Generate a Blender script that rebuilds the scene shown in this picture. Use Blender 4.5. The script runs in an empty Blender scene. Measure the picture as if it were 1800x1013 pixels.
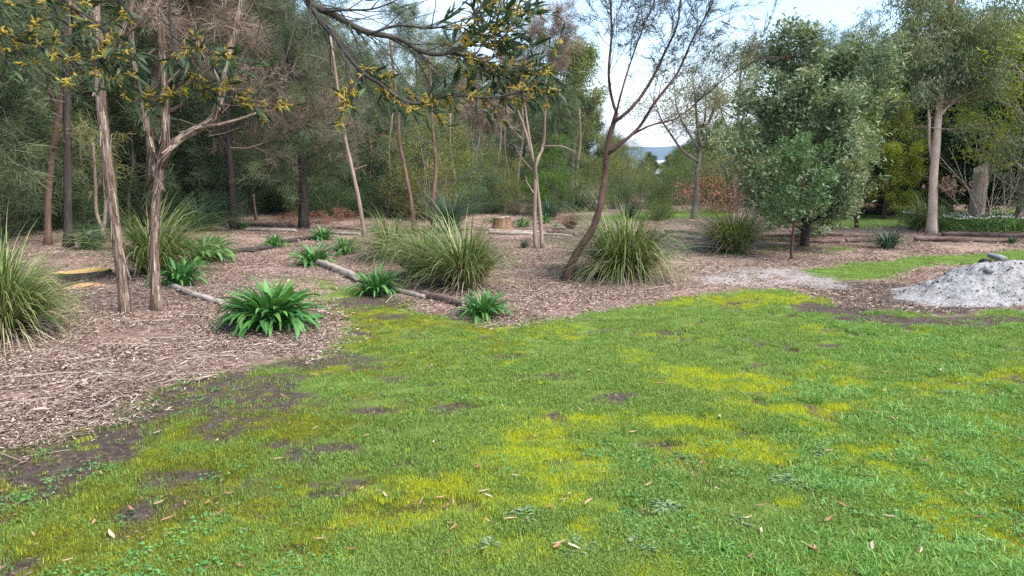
import bpy, math, random
import numpy as np
from mathutils import Vector, Matrix

S = bpy.context.scene
COL = S.collection
PI = math.pi

# ------------------------------------------------------------------ camera, sky, sun, exposure
CAM_H, FPX, PITCH = 1.6, 1300.0, math.atan((506.5 - 290.0) / 1300.0)
cam_d = bpy.data.cameras.new('camera')
cam_d.sensor_width = 36.0
cam_d.lens = 26.0
cam_d.clip_start = 0.05
cam_d.clip_end = 20000.0
cam = bpy.data.objects.new('camera', cam_d)
COL.objects.link(cam)
cam.location = (0, 0, CAM_H)
cam.rotation_euler = (PI / 2 - PITCH, 0, 0)
S.camera = cam

SUN_EL, SUN_AZ = math.radians(54), math.radians(122)      # azimuth clockwise from +Y: behind the camera, on its right
world = bpy.data.worlds.new('World')
S.world = world
world.use_nodes = True
wn, wl = world.node_tree.nodes, world.node_tree.links
wn.clear()
w_out = wn.new('ShaderNodeOutputWorld')
w_bg = wn.new('ShaderNodeBackground')
w_bg.inputs['Strength'].default_value = 0.13
sky = wn.new('ShaderNodeTexSky')
sky.sky_type = 'NISHITA'
sky.sun_disc = False
sky.sun_elevation = SUN_EL
sky.sun_rotation = SUN_AZ
sky.air_density = 1.0
sky.dust_density = .6
sky.ozone_density = 1.0
w_tc = wn.new('ShaderNodeTexCoord')
w_map = wn.new('ShaderNodeMapping')
w_map.inputs['Scale'].default_value = (1.3, 1.3, 4.5)
w_noise = wn.new('ShaderNodeTexNoise')
w_noise.inputs['Scale'].default_value = 1.6
w_noise.inputs['Detail'].default_value = 7.0
w_noise.inputs['Roughness'].default_value = 0.55
w_ramp = wn.new('ShaderNodeValToRGB')
w_ramp.color_ramp.elements[0].position = 0.5
w_ramp.color_ramp.elements[1].position = 0.95
w_sep = wn.new('ShaderNodeSeparateXYZ')
w_hor = wn.new('ShaderNodeMapRange')           # a bank of pale cloud low down, all the way round
w_hor.interpolation_type = 'SMOOTHSTEP'
w_hor.inputs['From Min'].default_value = 0.02
w_hor.inputs['From Max'].default_value = 0.15
w_hor.inputs['To Min'].default_value = 0.9
w_hor.inputs['To Max'].default_value = 0.0
w_max = wn.new('ShaderNodeMath')
w_max.operation = 'MAXIMUM'
w_mix = wn.new('ShaderNodeMix')
w_mix.data_type = 'RGBA'
w_mix.inputs['B'].default_value = (4.0, 4.12, 4.3, 1)
wl.new(w_tc.outputs['Generated'], w_map.inputs['Vector'])
wl.new(w_map.outputs['Vector'], w_noise.inputs['Vector'])
wl.new(w_noise.outputs['Fac'], w_ramp.inputs['Fac'])
wl.new(w_tc.outputs['Generated'], w_sep.inputs['Vector'])
wl.new(w_sep.outputs['Z'], w_hor.inputs['Value'])
wl.new(w_ramp.outputs['Color'], w_max.inputs[0])
wl.new(w_hor.outputs['Result'], w_max.inputs[1])
wl.new(w_max.outputs['Value'], w_mix.inputs['Factor'])
wl.new(sky.outputs['Color'], w_mix.inputs['A'])
wl.new(w_mix.outputs['Result'], w_bg.inputs['Color'])
wl.new(w_bg.outputs['Background'], w_out.inputs['Surface'])

sun_d = bpy.data.lights.new('sun', 'SUN')
sun_d.energy = 3.0
sun_d.angle = math.radians(50)
sun_d.color = (1.0, 0.965, 0.91)
sun = bpy.data.objects.new('sun', sun_d)
COL.objects.link(sun)
sun_dir = Vector((math.sin(SUN_AZ) * math.cos(SUN_EL), math.cos(SUN_AZ) * math.cos(SUN_EL), math.sin(SUN_EL)))
sun.rotation_euler = sun_dir.to_track_quat('Z', 'Y').to_euler()

S.view_settings.view_transform = 'Standard'
S.view_settings.look = 'None'
S.view_settings.gamma = 1.0
S.view_settings.exposure = 1.5
S.cycles.max_bounces = 8
S.cycles.diffuse_bounces = 4
S.cycles.transmission_bounces = 5
S.cycles.volume_bounces = 1
S.cycles.use_denoising = False

# ------------------------------------------------------------------ helpers: picture position -> place on the ground
CP, SP = math.cos(PITCH), math.sin(PITCH)


def ray(px, py):
    u, v = (px - 900.0) / FPX, (506.5 - py) / FPX
    return Vector((u, CP + v * SP, -SP + v * CP))


def G(px, py):
    d = ray(px, py)
    t = -CAM_H / d.z
    return Vector((d.x * t, d.y * t, 0.0))


def at(px, py, Y):
    d = ray(px, py)
    t = Y / d.y
    return Vector((d.x * t, Y, CAM_H + d.z * t))


def hash2(ix, iy, seed):
    h = (ix.astype(np.int64) * 374761393 + iy.astype(np.int64) * 668265263 + seed * 1442695041) & 0x7fffffff
    h = ((h ^ (h >> 13)) * 1274126177) & 0x7fffffff
    h = h ^ (h >> 16)
    return (h & 0xffff) / 65535.0


def vnoise(x, y, seed=0):
    ix, iy = np.floor(x), np.floor(y)
    fx, fy = x - ix, y - iy
    fx, fy = fx * fx * (3 - 2 * fx), fy * fy * (3 - 2 * fy)
    a, b = hash2(ix, iy, seed), hash2(ix + 1, iy, seed)
    c, d = hash2(ix, iy + 1, seed), hash2(ix + 1, iy + 1, seed)
    return (a * (1 - fx) + b * fx) * (1 - fy) + (c * (1 - fx) + d * fx) * fy


def fbm(x, y, seed=0, octs=4):
    s, a, t = 0.0, 0.5, 0.0
    for k in range(octs):
        s = s + a * vnoise(x * 2 ** k + 13.7 * k, y * 2 ** k - 7.1 * k, seed + k)
        t += a
        a *= 0.55
    return s / t


def sstep(a, b, x):
    t = np.clip((x - a) / (b - a), 0, 1)
    return t * t * (3 - 2 * t)


def hz(x, y):
    """height of the ground"""
    x, y = np.asarray(x, float), np.asarray(y, float)
    near = 0.03 * np.sin(0.7 * x + 1) * np.sin(0.5 * y + .4) + 0.012 * np.sin(1.9 * x + 2.3 * y) + 0.02 * (fbm(x * 1.3, y * 1.3, 91, 3) - .5)
    r = np.hypot(x, y)
    fall = -6.0 * sstep(60, 400, r)
    return near * (1 - sstep(40, 60, r)) + fall


def hz1(x, y):
    return float(hz(np.array([x]), np.array([y]))[0])


def Gh(px, py):
    p = G(px, py)
    p.z = hz1(p.x, p.y)
    return p


def poly_mask(x, y, P, soft):
    """1 inside the polygon P, falling to 0 over 2*soft metres at its edge"""
    n = len(P)
    inside = np.zeros(x.shape, bool)
    dist = np.full(x.shape, 1e9)
    for i in range(n):
        x0, y0 = P[i]
        x1, y1 = P[(i + 1) % n]
        cond = (y0 > y) != (y1 > y)
        xi = (x1 - x0) * (y - y0) / ((y1 - y0) if abs(y1 - y0) > 1e-9 else 1e-9) + x0
        inside ^= cond & (x < xi)
        L2 = (x1 - x0) ** 2 + (y1 - y0) ** 2 + 1e-12
        t = np.clip(((x - x0) * (x1 - x0) + (y - y0) * (y1 - y0)) / L2, 0, 1)
        dist = np.minimum(dist, np.hypot(x - x0 - t * (x1 - x0), y - y0 - t * (y1 - y0)))
    return sstep(-soft, soft, np.where(inside, dist, -dist))


def W(pts):
    return [tuple(G(a, b)[:2]) for a, b in pts]


# ------------------------------------------------------------------ helpers: meshes, objects, materials
def make_mesh(name, V, F, attrs=None, smooth=False, mats=None, mat_idx=None):
    """V (n,3); F a list of integer arrays (m,3) or (m,4)"""
    me = bpy.data.meshes.new(name)
    V = np.asarray(V, np.float32)
    if not isinstance(F, list):
        F = [F]
    F = [np.asarray(f, np.int32) for f in F if len(f)]
    me.vertices.add(len(V))
    me.vertices.foreach_set('co', V.ravel())
    loops = np.concatenate([f.ravel() for f in F])
    tot = np.concatenate([np.full(len(f), f.shape[1], np.int32) for f in F])
    start = np.concatenate([[0], np.cumsum(tot)[:-1]]).astype(np.int32)
    me.loops.add(len(loops))
    me.loops.foreach_set('vertex_index', loops)
    me.polygons.add(len(tot))
    me.polygons.foreach_set('loop_start', start)
    me.polygons.foreach_set('loop_total', tot)
    if smooth:
        me.polygons.foreach_set('use_smooth', np.ones(len(tot), bool))
    if mat_idx is not None:
        me.polygons.foreach_set('material_index', np.asarray(mat_idx, np.int32))
    for k, v in (attrs or {}).items():
        a = me.attributes.new(k, 'FLOAT', 'POINT')
        a.data.foreach_set('value', np.asarray(v, np.float32))
    me.update(calc_edges=True)
    return me


class MB:
    """collects pieces of one mesh"""

    def __init__(self):
        self.V, self.Q, self.T, self.R, self.n = [], [], [], [], 0

    def add(self, V, Q=None, T=None, rnd=None):
        V = np.asarray(V, np.float32)
        if len(V) == 0:
            return
        if Q is not None and len(Q):
            self.Q.append(np.asarray(Q) + self.n)
        if T is not None and len(T):
            self.T.append(np.asarray(T) + self.n)
        self.V.append(V)
        self.R.append(np.full(len(V), .5, np.float32) if rnd is None else np.asarray(rnd, np.float32) * np.ones(len(V), np.float32))
        self.n += len(V)

    def mesh(self, name, smooth=False, off=None):
        V = np.concatenate(self.V)
        if off is not None:
            V = V - np.array(off, np.float32)
        F = ([np.concatenate(self.Q)] if self.Q else []) + ([np.concatenate(self.T)] if self.T else [])
        return make_mesh(name, V, F, {'rnd': np.concatenate(self.R)}, smooth)


def norm(a):
    return a / (np.linalg.norm(a, axis=-1, keepdims=True) + 1e-9)


def catmull(pts, n):
    """smooth resampling of a polyline to n points"""
    P = np.array([tuple(p) for p in pts], float)
    if len(P) == 2:
        t = np.linspace(0, 1, n)[:, None]
        return P[0] * (1 - t) + P[1] * t
    E = np.vstack([2 * P[0] - P[1], P, 2 * P[-1] - P[-2]])
    seg = np.linalg.norm(np.diff(P, axis=0), axis=1)
    cum = np.concatenate([[0], np.cumsum(seg)]) / seg.sum()
    out = []
    for t in np.linspace(0, 1, n):
        i = min(len(P) - 2, max(0, np.searchsorted(cum, t) - 1))
        u = (t - cum[i]) / (cum[i + 1] - cum[i] + 1e-12)
        a, b, c, d = E[i], E[i + 1], E[i + 2], E[i + 3]
        out.append(.5 * (2 * b + (c - a) * u + (2 * a - 5 * b + 4 * c - d) * u * u + (3 * b - a - 3 * c + d) * u ** 3))
    return np.array(out)


def tube(path, rad, sides=8, rng=None, rough=0.0, cap=True):
    P = np.asarray(path, float)
    n = len(P)
    r = np.asarray(rad, float) * np.ones(n)
    T = norm(np.gradient(P, axis=0))
    ref = np.array([1.0, 0, 0]) if abs(T[0][0]) < .8 else np.array([0, 1.0, 0])
    A = np.zeros_like(P)
    a = ref
    for i in range(n):
        a = a - T[i] * a.dot(T[i])
        a = a / (np.linalg.norm(a) + 1e-9)
        A[i] = a
    B = np.cross(T, A)
    th = np.linspace(0, 2 * PI, sides, endpoint=False)
    rr = r[:, None] * np.ones((n, sides))
    if rng is not None and rough:
        rr = rr * (1 + rough * (rng.random((n, sides)) - .5) * 2)
    V = P[:, None, :] + rr[..., None] * (np.cos(th)[None, :, None] * A[:, None, :] + np.sin(th)[None, :, None] * B[:, None, :])
    V = V.reshape(-1, 3)
    i, j = np.meshgrid(np.arange(n - 1), np.arange(sides), indexing='ij')
    j2 = (j + 1) % sides
    Q = np.stack([i * sides + j, i * sides + j2, (i + 1) * sides + j2, (i + 1) * sides + j], -1).reshape(-1, 4)
    Tt = []
    if cap:
        V = np.vstack([V, P[0], P[-1]])
        c0, c1 = n * sides, n * sides + 1
        for k in range(sides):
            k2 = (k + 1) % sides
            Tt.append((c0, k2, k))
            Tt.append((c1, (n - 1) * sides + k, (n - 1) * sides + k2))
    return V, Q, np.array(Tt, int).reshape(-1, 3)


def sticks(A, B, ra, rb):
    """three-sided straight pieces from A to B, all at once"""
    A, B = np.asarray(A, float), np.asarray(B, float)
    n = len(A)
    D = norm(B - A)
    ref = np.where(np.abs(D[:, 2:3]) < .9, np.array([[0, 0, 1.0]]), np.array([[1.0, 0, 0]]))
    U = norm(np.cross(D, ref))
    Wv = np.cross(D, U)
    V = np.zeros((n, 6, 3))
    for k in range(3):
        c, s = math.cos(2 * PI * k / 3), math.sin(2 * PI * k / 3)
        o = c * U + s * Wv
        V[:, k] = A + o * np.asarray(ra)[:, None]
        V[:, 3 + k] = B + o * np.asarray(rb)[:, None]
    base = (np.arange(n) * 6)[:, None]
    Q = np.concatenate([base + np.array([[k, (k + 1) % 3, 3 + (k + 1) % 3, 3 + k]]) for k in range(3)])
    return V.reshape(-1, 3), Q


TPL = {   # (along, across, lift) and faces
    'leaf': ([(0, 0, 0), (.45, -.5, .06), (1, 0, -.1), (.45, .5, .06)], [(0, 2, 1), (0, 3, 2)], 3),
    'strip': ([(0, -.5, 0), (0, .5, 0), (1, .35, -.06), (1, -.35, -.06)], [(0, 1, 2, 3)], 4),
    'lance': ([(0, 0, 0), (.28, -.42, .05), (.28, .42, .05), (.62, -.44, .03), (.62, .44, .03), (1, 0, -.12)], [(1, 2, 4, 3)], 4),
}


def leaves(mb, rng, P, D, L, Wd, tpl='leaf', flat=0.4, rnd=None):
    """leaf shapes at P along D; flat: how far the blades turn their faces up"""
    n = len(P)
    if n == 0:
        return
    D = norm(D)
    N = rng.normal(size=(n, 3)) + np.array([0, 0, flat * 3])
    N = N - D * np.sum(N * D, 1, keepdims=True)
    N = norm(N)
    Sd = np.cross(D, N)
    pts, faces, k = TPL[tpl]
    L = np.asarray(L) * np.ones(n)
    Wd = np.asarray(Wd) * np.ones(n)
    V = np.stack([P + D * (L * a)[:, None] + Sd * (Wd * b)[:, None] + N * (L * c)[:, None] for a, b, c in pts], 1)
    m = len(pts)
    base = (np.arange(n) * m)[:, None]
    r = rng.random(n) if rnd is None else rnd
    R = np.repeat(r, m)
    if tpl == 'lance':
        Q = base + np.array([[1, 2, 4, 3]])
        T = np.concatenate([base + np.array([[0, 2, 1]]), base + np.array([[3, 4, 5]])])
        mb.add(V.reshape(-1, 3), Q, T, R)
    else:
        F = np.concatenate([base + np.array([f]) for f in faces])
        mb.add(V.reshape(-1, 3), F if k == 4 else None, F if k == 3 else None, R)


def blades(mb, rng, P, az, el, droop, L, Wd, nseg=5, fold=0.0, taper=1.6, power=1.4):
    """arching straps: vectorised over the blades"""
    n = len(P)
    h = np.stack([np.cos(az), np.sin(az), np.zeros(n)], 1)
    side = np.stack([-np.sin(az), np.cos(az), np.zeros(n)], 1)
    tw = rng.normal(0, .35, n)
    pos = np.array(P, float)
    rows = []
    for k in range(nseg + 1):
        t = k / nseg
        e = el - droop * t ** power
        d = h * np.cos(e)[:, None] + np.array([0, 0, 1.0]) * np.sin(e)[:, None]
        w = Wd * max(0.04, (min(1, .55 + 1.5 * t)) * (1 - t ** taper))
        up = -h * np.sin(e)[:, None] + np.array([0, 0, 1.0]) * np.cos(e)[:, None]
        sd = side * np.cos(tw * t)[:, None] + up * np.sin(tw * t)[:, None]
        rows.append(np.stack([pos - sd * w[:, None] * .5, pos + sd * w[:, None] * .5], 1))
        pos = pos + d * (L / nseg)[:, None]
        pos[:, 2] = np.maximum(pos[:, 2], 0.012)
    V = np.stack(rows, 1)            # n, nseg+1, 2, 3
    m = 2 * (nseg + 1)
    base = (np.arange(n) * m)[:, None]
    Q = np.concatenate([base + np.array([[2 * k, 2 * k + 1, 2 * k + 3, 2 * k + 2]]) for k in range(nseg)])
    mb.add(V.reshape(-1, 3), Q, None, np.repeat(rng.random(n), m))


def obj(name, me, mat, parent=None, loc=None):
    o = bpy.data.objects.new(name, me)
    COL.objects.link(o)
    if mat is not None and not me.materials:
        for m in (mat if isinstance(mat, list) else [mat]):
            me.materials.append(M[m] if isinstance(m, str) else m)
    if parent is not None:
        o.parent = parent
    if loc is not None:
        o.location = loc
    return o


def tag(o, label, cat=None, group=None, kind=None):
    o['label'] = label
    if cat:
        o['category'] = cat
    if group:
        o['group'] = group
    if kind:
        o['kind'] = kind
    return o


def thing(name, label, cat, loc=(0, 0, 0), rz=0.0, group=None, scale=None):
    o = bpy.data.objects.new(name, None)
    o.empty_display_size = .2
    COL.objects.link(o)
    o.location = loc
    o.rotation_euler = (0, 0, rz)
    if scale is not None:
        o.scale = scale if hasattr(scale, '__len__') else (scale,) * 3
    return tag(o, label, cat, group)


def copy_thing(src, label, loc, rz, scale, group=None, cat=None):
    r = src.copy()
    COL.objects.link(r)
    r.location = loc
    r.rotation_euler = (0, 0, rz)
    r.scale = scale if hasattr(scale, '__len__') else (scale,) * 3
    r['label'] = label
    if cat:
        r['category'] = cat
    if group:
        r['group'] = group
    for ch in list(src.children):
        c = ch.copy()
        COL.objects.link(c)
        c.parent = r
    return r


M = {}


def new_mat(name):
    m = bpy.data.materials.new(name)
    m.use_nodes = True
    nt = m.node_tree
    nt.nodes.clear()
    out = nt.nodes.new('ShaderNodeOutputMaterial')
    M[name] = m
    return nt, out


def ramp(nt, cols, fac):
    r = nt.nodes.new('ShaderNodeValToRGB')
    e = r.color_ramp.elements
    while len(e) < len(cols):
        e.new(.5)
    for i, c in enumerate(cols):
        if len(c) == 4:
            e[i].position = c[3]
        else:
            e[i].position = i / max(1, len(cols) - 1)
        e[i].color = (c[0], c[1], c[2], 1)
    if fac is not None:
        nt.links.new(fac, r.inputs['Fac'])
    return r.outputs['Color']


def noise_node(nt, scale, detail=4.0, rough=.6, vec=None, stretch=None):
    n = nt.nodes.new('ShaderNodeTexNoise')
    n.inputs['Scale'].default_value = scale
    n.inputs['Detail'].default_value = detail
    n.inputs['Roughness'].default_value = rough
    if vec is None:
        tc = nt.nodes.new('ShaderNodeTexCoord')
        vec = tc.outputs['Object']
    if stretch:
        mp = nt.nodes.new('ShaderNodeMapping')
        mp.inputs['Scale'].default_value = stretch
        nt.links.new(vec, mp.inputs['Vector'])
        vec = mp.outputs['Vector']
    nt.links.new(vec, n.inputs['Vector'])
    return n.outputs['Fac']


def attr(nt, name):
    a = nt.nodes.new('ShaderNodeAttribute')
    a.attribute_name = name
    return a.outputs['Fac']


def mixc(nt, f, a, b, mode='MIX'):
    m = nt.nodes.new('ShaderNodeMix')
    m.data_type = 'RGBA'
    m.blend_type = mode
    for s, v in (('Factor', f), ('A', a), ('B', b)):
        if hasattr(v, 'links'):
            nt.links.new(v, m.inputs[s])
        elif s == 'Factor':
            m.inputs[s].default_value = v
        else:
            m.inputs[s].default_value = (*v, 1)
    return m.outputs['Result']


def math_node(nt, op, a, b=None, clamp=False):
    m = nt.nodes.new('ShaderNodeMath')
    m.operation = op
    m.use_clamp = clamp
    for i, v in enumerate((a, b)):
        if v is None:
            continue
        if hasattr(v, 'links'):
            nt.links.new(v, m.inputs[i])
        else:
            m.inputs[i].default_value = v
    return m.outputs['Value']


def bump(nt, h, strength=.5, dist=.02):
    b = nt.nodes.new('ShaderNodeBump')
    b.inputs['Strength'].default_value = strength
    b.inputs['Distance'].default_value = dist
    nt.links.new(h, b.inputs['Height'])
    return b.outputs['Normal']


def bsdf(nt, out, col, rough=.8, spec=.25, normal=None, trans=0.0, tcol=None):
    p = nt.nodes.new('ShaderNodeBsdfPrincipled')
    p.inputs['Roughness'].default_value = rough
    p.inputs['Specular IOR Level'].default_value = spec
    if hasattr(col, 'links'):
        nt.links.new(col, p.inputs['Base Color'])
    else:
        p.inputs['Base Color'].default_value = (*col, 1)
    if normal is not None:
        nt.links.new(normal, p.inputs['Normal'])
    sh = p.outputs['BSDF']
    if trans > 0:
        t = nt.nodes.new('ShaderNodeBsdfTranslucent')
        c = mixc(nt, 1.0, col, (1.25, 1.3, .7), 'MULTIPLY')
        nt.links.new(c, t.inputs['Color'])
        mx = nt.nodes.new('ShaderNodeMixShader')
        mx.inputs['Fac'].default_value = trans
        nt.links.new(sh, mx.inputs[1])
        nt.links.new(t.outputs['BSDF'], mx.inputs[2])
        sh = mx.outputs['Shader']
    nt.links.new(sh, out.inputs['Surface'])
    return p


def leaf_mat(name, cols, rough=.5, spec=.3, trans=.25, patch=None, patch_scale=.6):
    """each leaf picks its colour along a ramp; patch = a second hue in places (new growth, dry parts)"""
    nt, out = new_mat(name)
    c = ramp(nt, cols, attr(nt, 'rnd'))
    if patch is not None:
        n = noise_node(nt, patch_scale, 2.0, .5)
        f = ramp(nt, [(0, 0, 0, .45), (1, 1, 1, .68)], n)
        c = mixc(nt, math_node(nt, 'MULTIPLY', f, .75), c, patch)
    bsdf(nt, out, c, rough, spec, None, trans)


def bark_mat(name, cols, scale=9.0, stretch=(1, 1, .18), bstr=.8, bdist=.02, rough=.9):
    nt, out = new_mat(name)
    tc = nt.nodes.new('ShaderNodeTexCoord')
    a = noise_node(nt, scale, 6, .7, tc.outputs['Object'], stretch)
    b = noise_node(nt, scale * .3, 3, .6, tc.outputs['Object'])
    f = math_node(nt, 'ADD', math_node(nt, 'MULTIPLY', a, .75), math_node(nt, 'MULTIPLY', b, .25))
    c = ramp(nt, cols, math_node(nt, 'MULTIPLY', math_node(nt, 'SUBTRACT', f, .3), 2.5, True))
    bsdf(nt, out, c, rough, .15, bump(nt, a, bstr, bdist))


leaf_mat('sheoak_needles', [(.05, .08, .04), (.085, .122, .056), (.125, .165, .077), (.19, .21, .105)], .6, .2, .28, (.15, .15, .08), .5)
leaf_mat('sheoak_blue', [(.062, .092, .046), (.105, .142, .068), (.165, .2, .095)], .6, .2, .2)
leaf_mat('dry_twigs', [(.13, .09, .062), (.22, .155, .11), (.3, .22, .165), (.38, .3, .23)], .8, .1, .05)
leaf_mat('grey_twigs', [(.14, .12, .1), (.22, .19, .16), (.3, .27, .23)], .8, .1, .05)
leaf_mat('wattle_leaf', [(.065, .105, .052), (.115, .17, .082), (.185, .25, .125), (.3, .345, .19)], .45, .35, .25)
leaf_mat('wattle_front_leaf', [(.045, .1, .036), (.075, .145, .052), (.12, .2, .075), (.21, .28, .125)], .45, .35, .28)
leaf_mat('bud', [(.33, .32, .14), (.42, .39, .2), (.5, .46, .27)], .7, .2, .2)
leaf_mat('gum_leaf', [(.065, .105, .05), (.11, .16, .078), (.165, .215, .11), (.25, .28, .15)], .5, .35, .25, (.22, .23, .06), .8)
leaf_mat('gum_far', [(.05, .08, .025), (.09, .125, .035), (.17, .19, .04), (.24, .25, .05)], .55, .3, .25, (.22, .24, .04), .35)
leaf_mat('hedge_leaf', [(.02, .045, .016), (.04, .08, .025), (.065, .115, .035), (.1, .16, .05)], .5, .3, .2)
leaf_mat('gold_leaf', [(.16, .22, .03), (.28, .32, .04), (.44, .42, .05)], .55, .25, .3, (.09, .15, .035), 1.1)
leaf_mat('olive_leaf', [(.08, .11, .035), (.14, .17, .05), (.22, .23, .06), (.32, .29, .08)], .6, .25, .28, (.26, .22, .08), .6)
leaf_mat('bush_leaf', [(.04, .07, .022), (.08, .12, .034), (.13, .18, .048), (.2, .235, .065)], .55, .3, .28, (.22, .23, .05), .9)
leaf_mat('lime_leaf', [(.05, .1, .015), (.085, .16, .02), (.14, .23, .03)], .55, .3, .3)
leaf_mat('rust_leaf', [(.17, .07, .045), (.27, .12, .075), (.36, .19, .13)], .7, .2, .2)
leaf_mat('dead_leaf', [(.2, .12, .08), (.32, .2, .14), (.42, .3, .22)], .75, .2, .15)
leaf_mat('feather_leaf', [(.045, .05, .04), (.07, .075, .055), (.1, .1, .075)], .6, .2, .2)
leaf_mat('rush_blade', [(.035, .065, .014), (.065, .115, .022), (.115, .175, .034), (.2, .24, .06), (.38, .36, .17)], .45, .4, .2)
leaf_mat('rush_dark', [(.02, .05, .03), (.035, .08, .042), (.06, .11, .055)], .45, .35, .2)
leaf_mat('rush_dry', [(.22, .17, .1), (.34, .27, .16), (.46, .38, .25), (.52, .46, .33)], .7, .2, .15)
leaf_mat('bronze_sedge', [(.13, .06, .04), (.21, .11, .075), (.28, .17, .12)], .7, .2, .1)
leaf_mat('grass_blade', [(.07, .15, .02), (.115, .22, .032), (.17, .29, .048), (.28, .36, .1)], .5, .3, .3, (.24, .27, .045), .8)
leaf_mat('grass_long', [(.065, .18, .022), (.115, .265, .036), (.17, .335, .055), (.29, .42, .12)], .45, .35, .3)
leaf_mat('moss_tuft', [(.3, .35, .022), (.46, .49, .03), (.62, .6, .04)], .8, .1, .2, (.3, .37, .035), .6)
leaf_mat('moss_tuft_shaded', [(.11, .13, .02), (.17, .19, .025), (.25, .26, .03)], .8, .1, .2)  # shaded copy of the lawn moss: shade put into a darker olive
leaf_mat('litter', [(.065, .038, .026), (.17, .105, .077), (.3, .205, .157), (.44, .33, .262), (.58, .49, .4)], .8, .15, 0, (.15, .088, .06), .7)
leaf_mat('crumb', [(.09, .05, .03), (.17, .1, .065), (.27, .18, .125)], .8, .15, 0)
leaf_mat('straw', [(.2, .13, .092), (.29, .21, .155), (.39, .3, .23), (.5, .41, .33)], .75, .15, 0)
leaf_mat('weed_leaf', [(.11, .19, .07), (.15, .23, .1), (.2, .27, .14)], .7, .15, .15)
leaf_mat('clover_leaf', [(.07, .2, .05), (.1, .26, .07), (.15, .31, .1)], .5, .3, .25)
leaf_mat('daisy_leaf', [(.05, .13, .02), (.08, .19, .03), (.13, .25, .045)], .55, .3, .25)
leaf_mat('daisy_petal', [(.75, .72, .78), (.82, .8, .84)], .6, .2, .2)
leaf_mat('acacia_leaf', [(.02, .036, .018), (.034, .058, .026), (.055, .085, .036), (.11, .15, .06)], .5, .28, .2)
leaf_mat('acacia_flower', [(.36, .25, .05), (.48, .35, .07), (.58, .45, .1)], .8, .1, .25)
leaf_mat('strap_leaf', [(.03, .11, .026), (.045, .155, .036), (.075, .2, .042), (.12, .26, .06)], .45, .32, .2)

bark_mat('paperbark', [(.06, .04, .029), (.14, .093, .067), (.25, .18, .13), (.4, .31, .24)], 9, (1, 1, .16), 1.0, .03)
bark_mat('red_bark', [(.09, .05, .035), (.17, .1, .075), (.25, .16, .12)], 10, (1, 1, .25), .8, .02)
bark_mat('dark_bark', [(.025, .02, .017), (.055, .042, .036), (.1, .08, .068)], 9, (1, 1, .2), 1.0, .03)
bark_mat('pale_bark', [(.15, .1, .075), (.27, .19, .145), (.4, .31, .24)], 9, (1, 1, .2), .7, .02)
bark_mat('gum_bark', [(.44, .3, .22), (.62, .46, .36), (.72, .58, .48)], 5, (1, 1, .5), .5, .015, .75)
bark_mat('grey_bark', [(.09, .075, .065), (.18, .15, .13), (.28, .24, .2)], 10, (1, 1, .25), .7, .02)
bark_mat('brown_bark', [(.05, .028, .02), (.1, .056, .042), (.16, .095, .072)], 12, (1, 1, .4), .6, .015)
bark_mat('acacia_bark', [(.035, .03, .027), (.06, .052, .046), (.1, .088, .076)], 20, (1, 1, 1), .4, .006)
bark_mat('log_bark', [(.045, .028, .022), (.11, .07, .055), (.2, .135, .11), (.31, .235, .2)], 12, (.25, 1, 1), .9, .02)
bark_mat('log_pale', [(.17, .12, .09), (.36, .29, .23), (.52, .45, .39)], 10, (.25, 1, 1), .8, .02)
bark_mat('stump_wood', [(.07, .04, .025), (.2, .12, .07), (.4, .28, .18)], 16, (1, 1, .3), 1.0, .05)
bark_mat('weathered_wood', [(.17, .13, .1), (.34, .27, .21), (.48, .4, .33)], 8, (1, 1, .12), 1.0, .03)
bark_mat('stone', [(.08, .085, .09), (.19, .195, .2), (.34, .34, .34)], 7, (1, 1, 1), .8, .03)
bark_mat('charcoal', [(.012, .012, .013), (.03, .03, .03), (.09, .085, .085)], 14, (1, 1, 1), .8, .02)
nt, out = new_mat('cut_wood')
tcw = nt.nodes.new('ShaderNodeTexCoord')
c_ = ramp(nt, [(.46, .24, .07), (.68, .42, .15), (.78, .56, .27)], noise_node(nt, 9, 5, .6, tcw.outputs['Object'], (1, .25, 1)))
bsdf(nt, out, c_, .75, .2, bump(nt, noise_node(nt, 30, 3), .4, .01))
nt, out = new_mat('sawdust')
bsdf(nt, out, ramp(nt, [(.36, .19, .09), (.52, .31, .16), (.62, .42, .25)], noise_node(nt, 40, 5, .7)), .95, .05, bump(nt, noise_node(nt, 60, 3), .6, .01))
nt, out = new_mat('ash')
n1 = noise_node(nt, 9, 8, .72)
n2 = noise_node(nt, 30, 5, .7)
c_ = ramp(nt, [(.04, .038, .036, .34), (.15, .142, .135, .42), (.29, .28, .27, .5), (.43, .415, .4, .64)], math_node(nt, 'ADD', math_node(nt, 'MULTIPLY', n1, .45), math_node(nt, 'MULTIPLY', n2, .55)))
c_ = mixc(nt, math_node(nt, 'MULTIPLY', ramp(nt, [(0, 0, 0, .5), (1, 1, 1, .66)], noise_node(nt, 2.6, 5, .65)), .6), c_, (.21, .19, .175))
bsdf(nt, out, c_, .95, .05, bump(nt, n2, .9, .03))
nt, out = new_mat('hill_wood')
bsdf(nt, out, ramp(nt, [(.03, .05, .03), (.06, .08, .045), (.1, .11, .06)], noise_node(nt, .006, 6)), .9, .1)
nt, out = new_mat('white_wall')
bsdf(nt, out, (.78, .78, .76), .7, .2)
nt, out = new_mat('roof_sheet')
bsdf(nt, out, (.5, .52, .55), .5, .3)
nt, out = new_mat('window_glass')
bsdf(nt, out, (.04, .05, .06), .1, .5)

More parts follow.
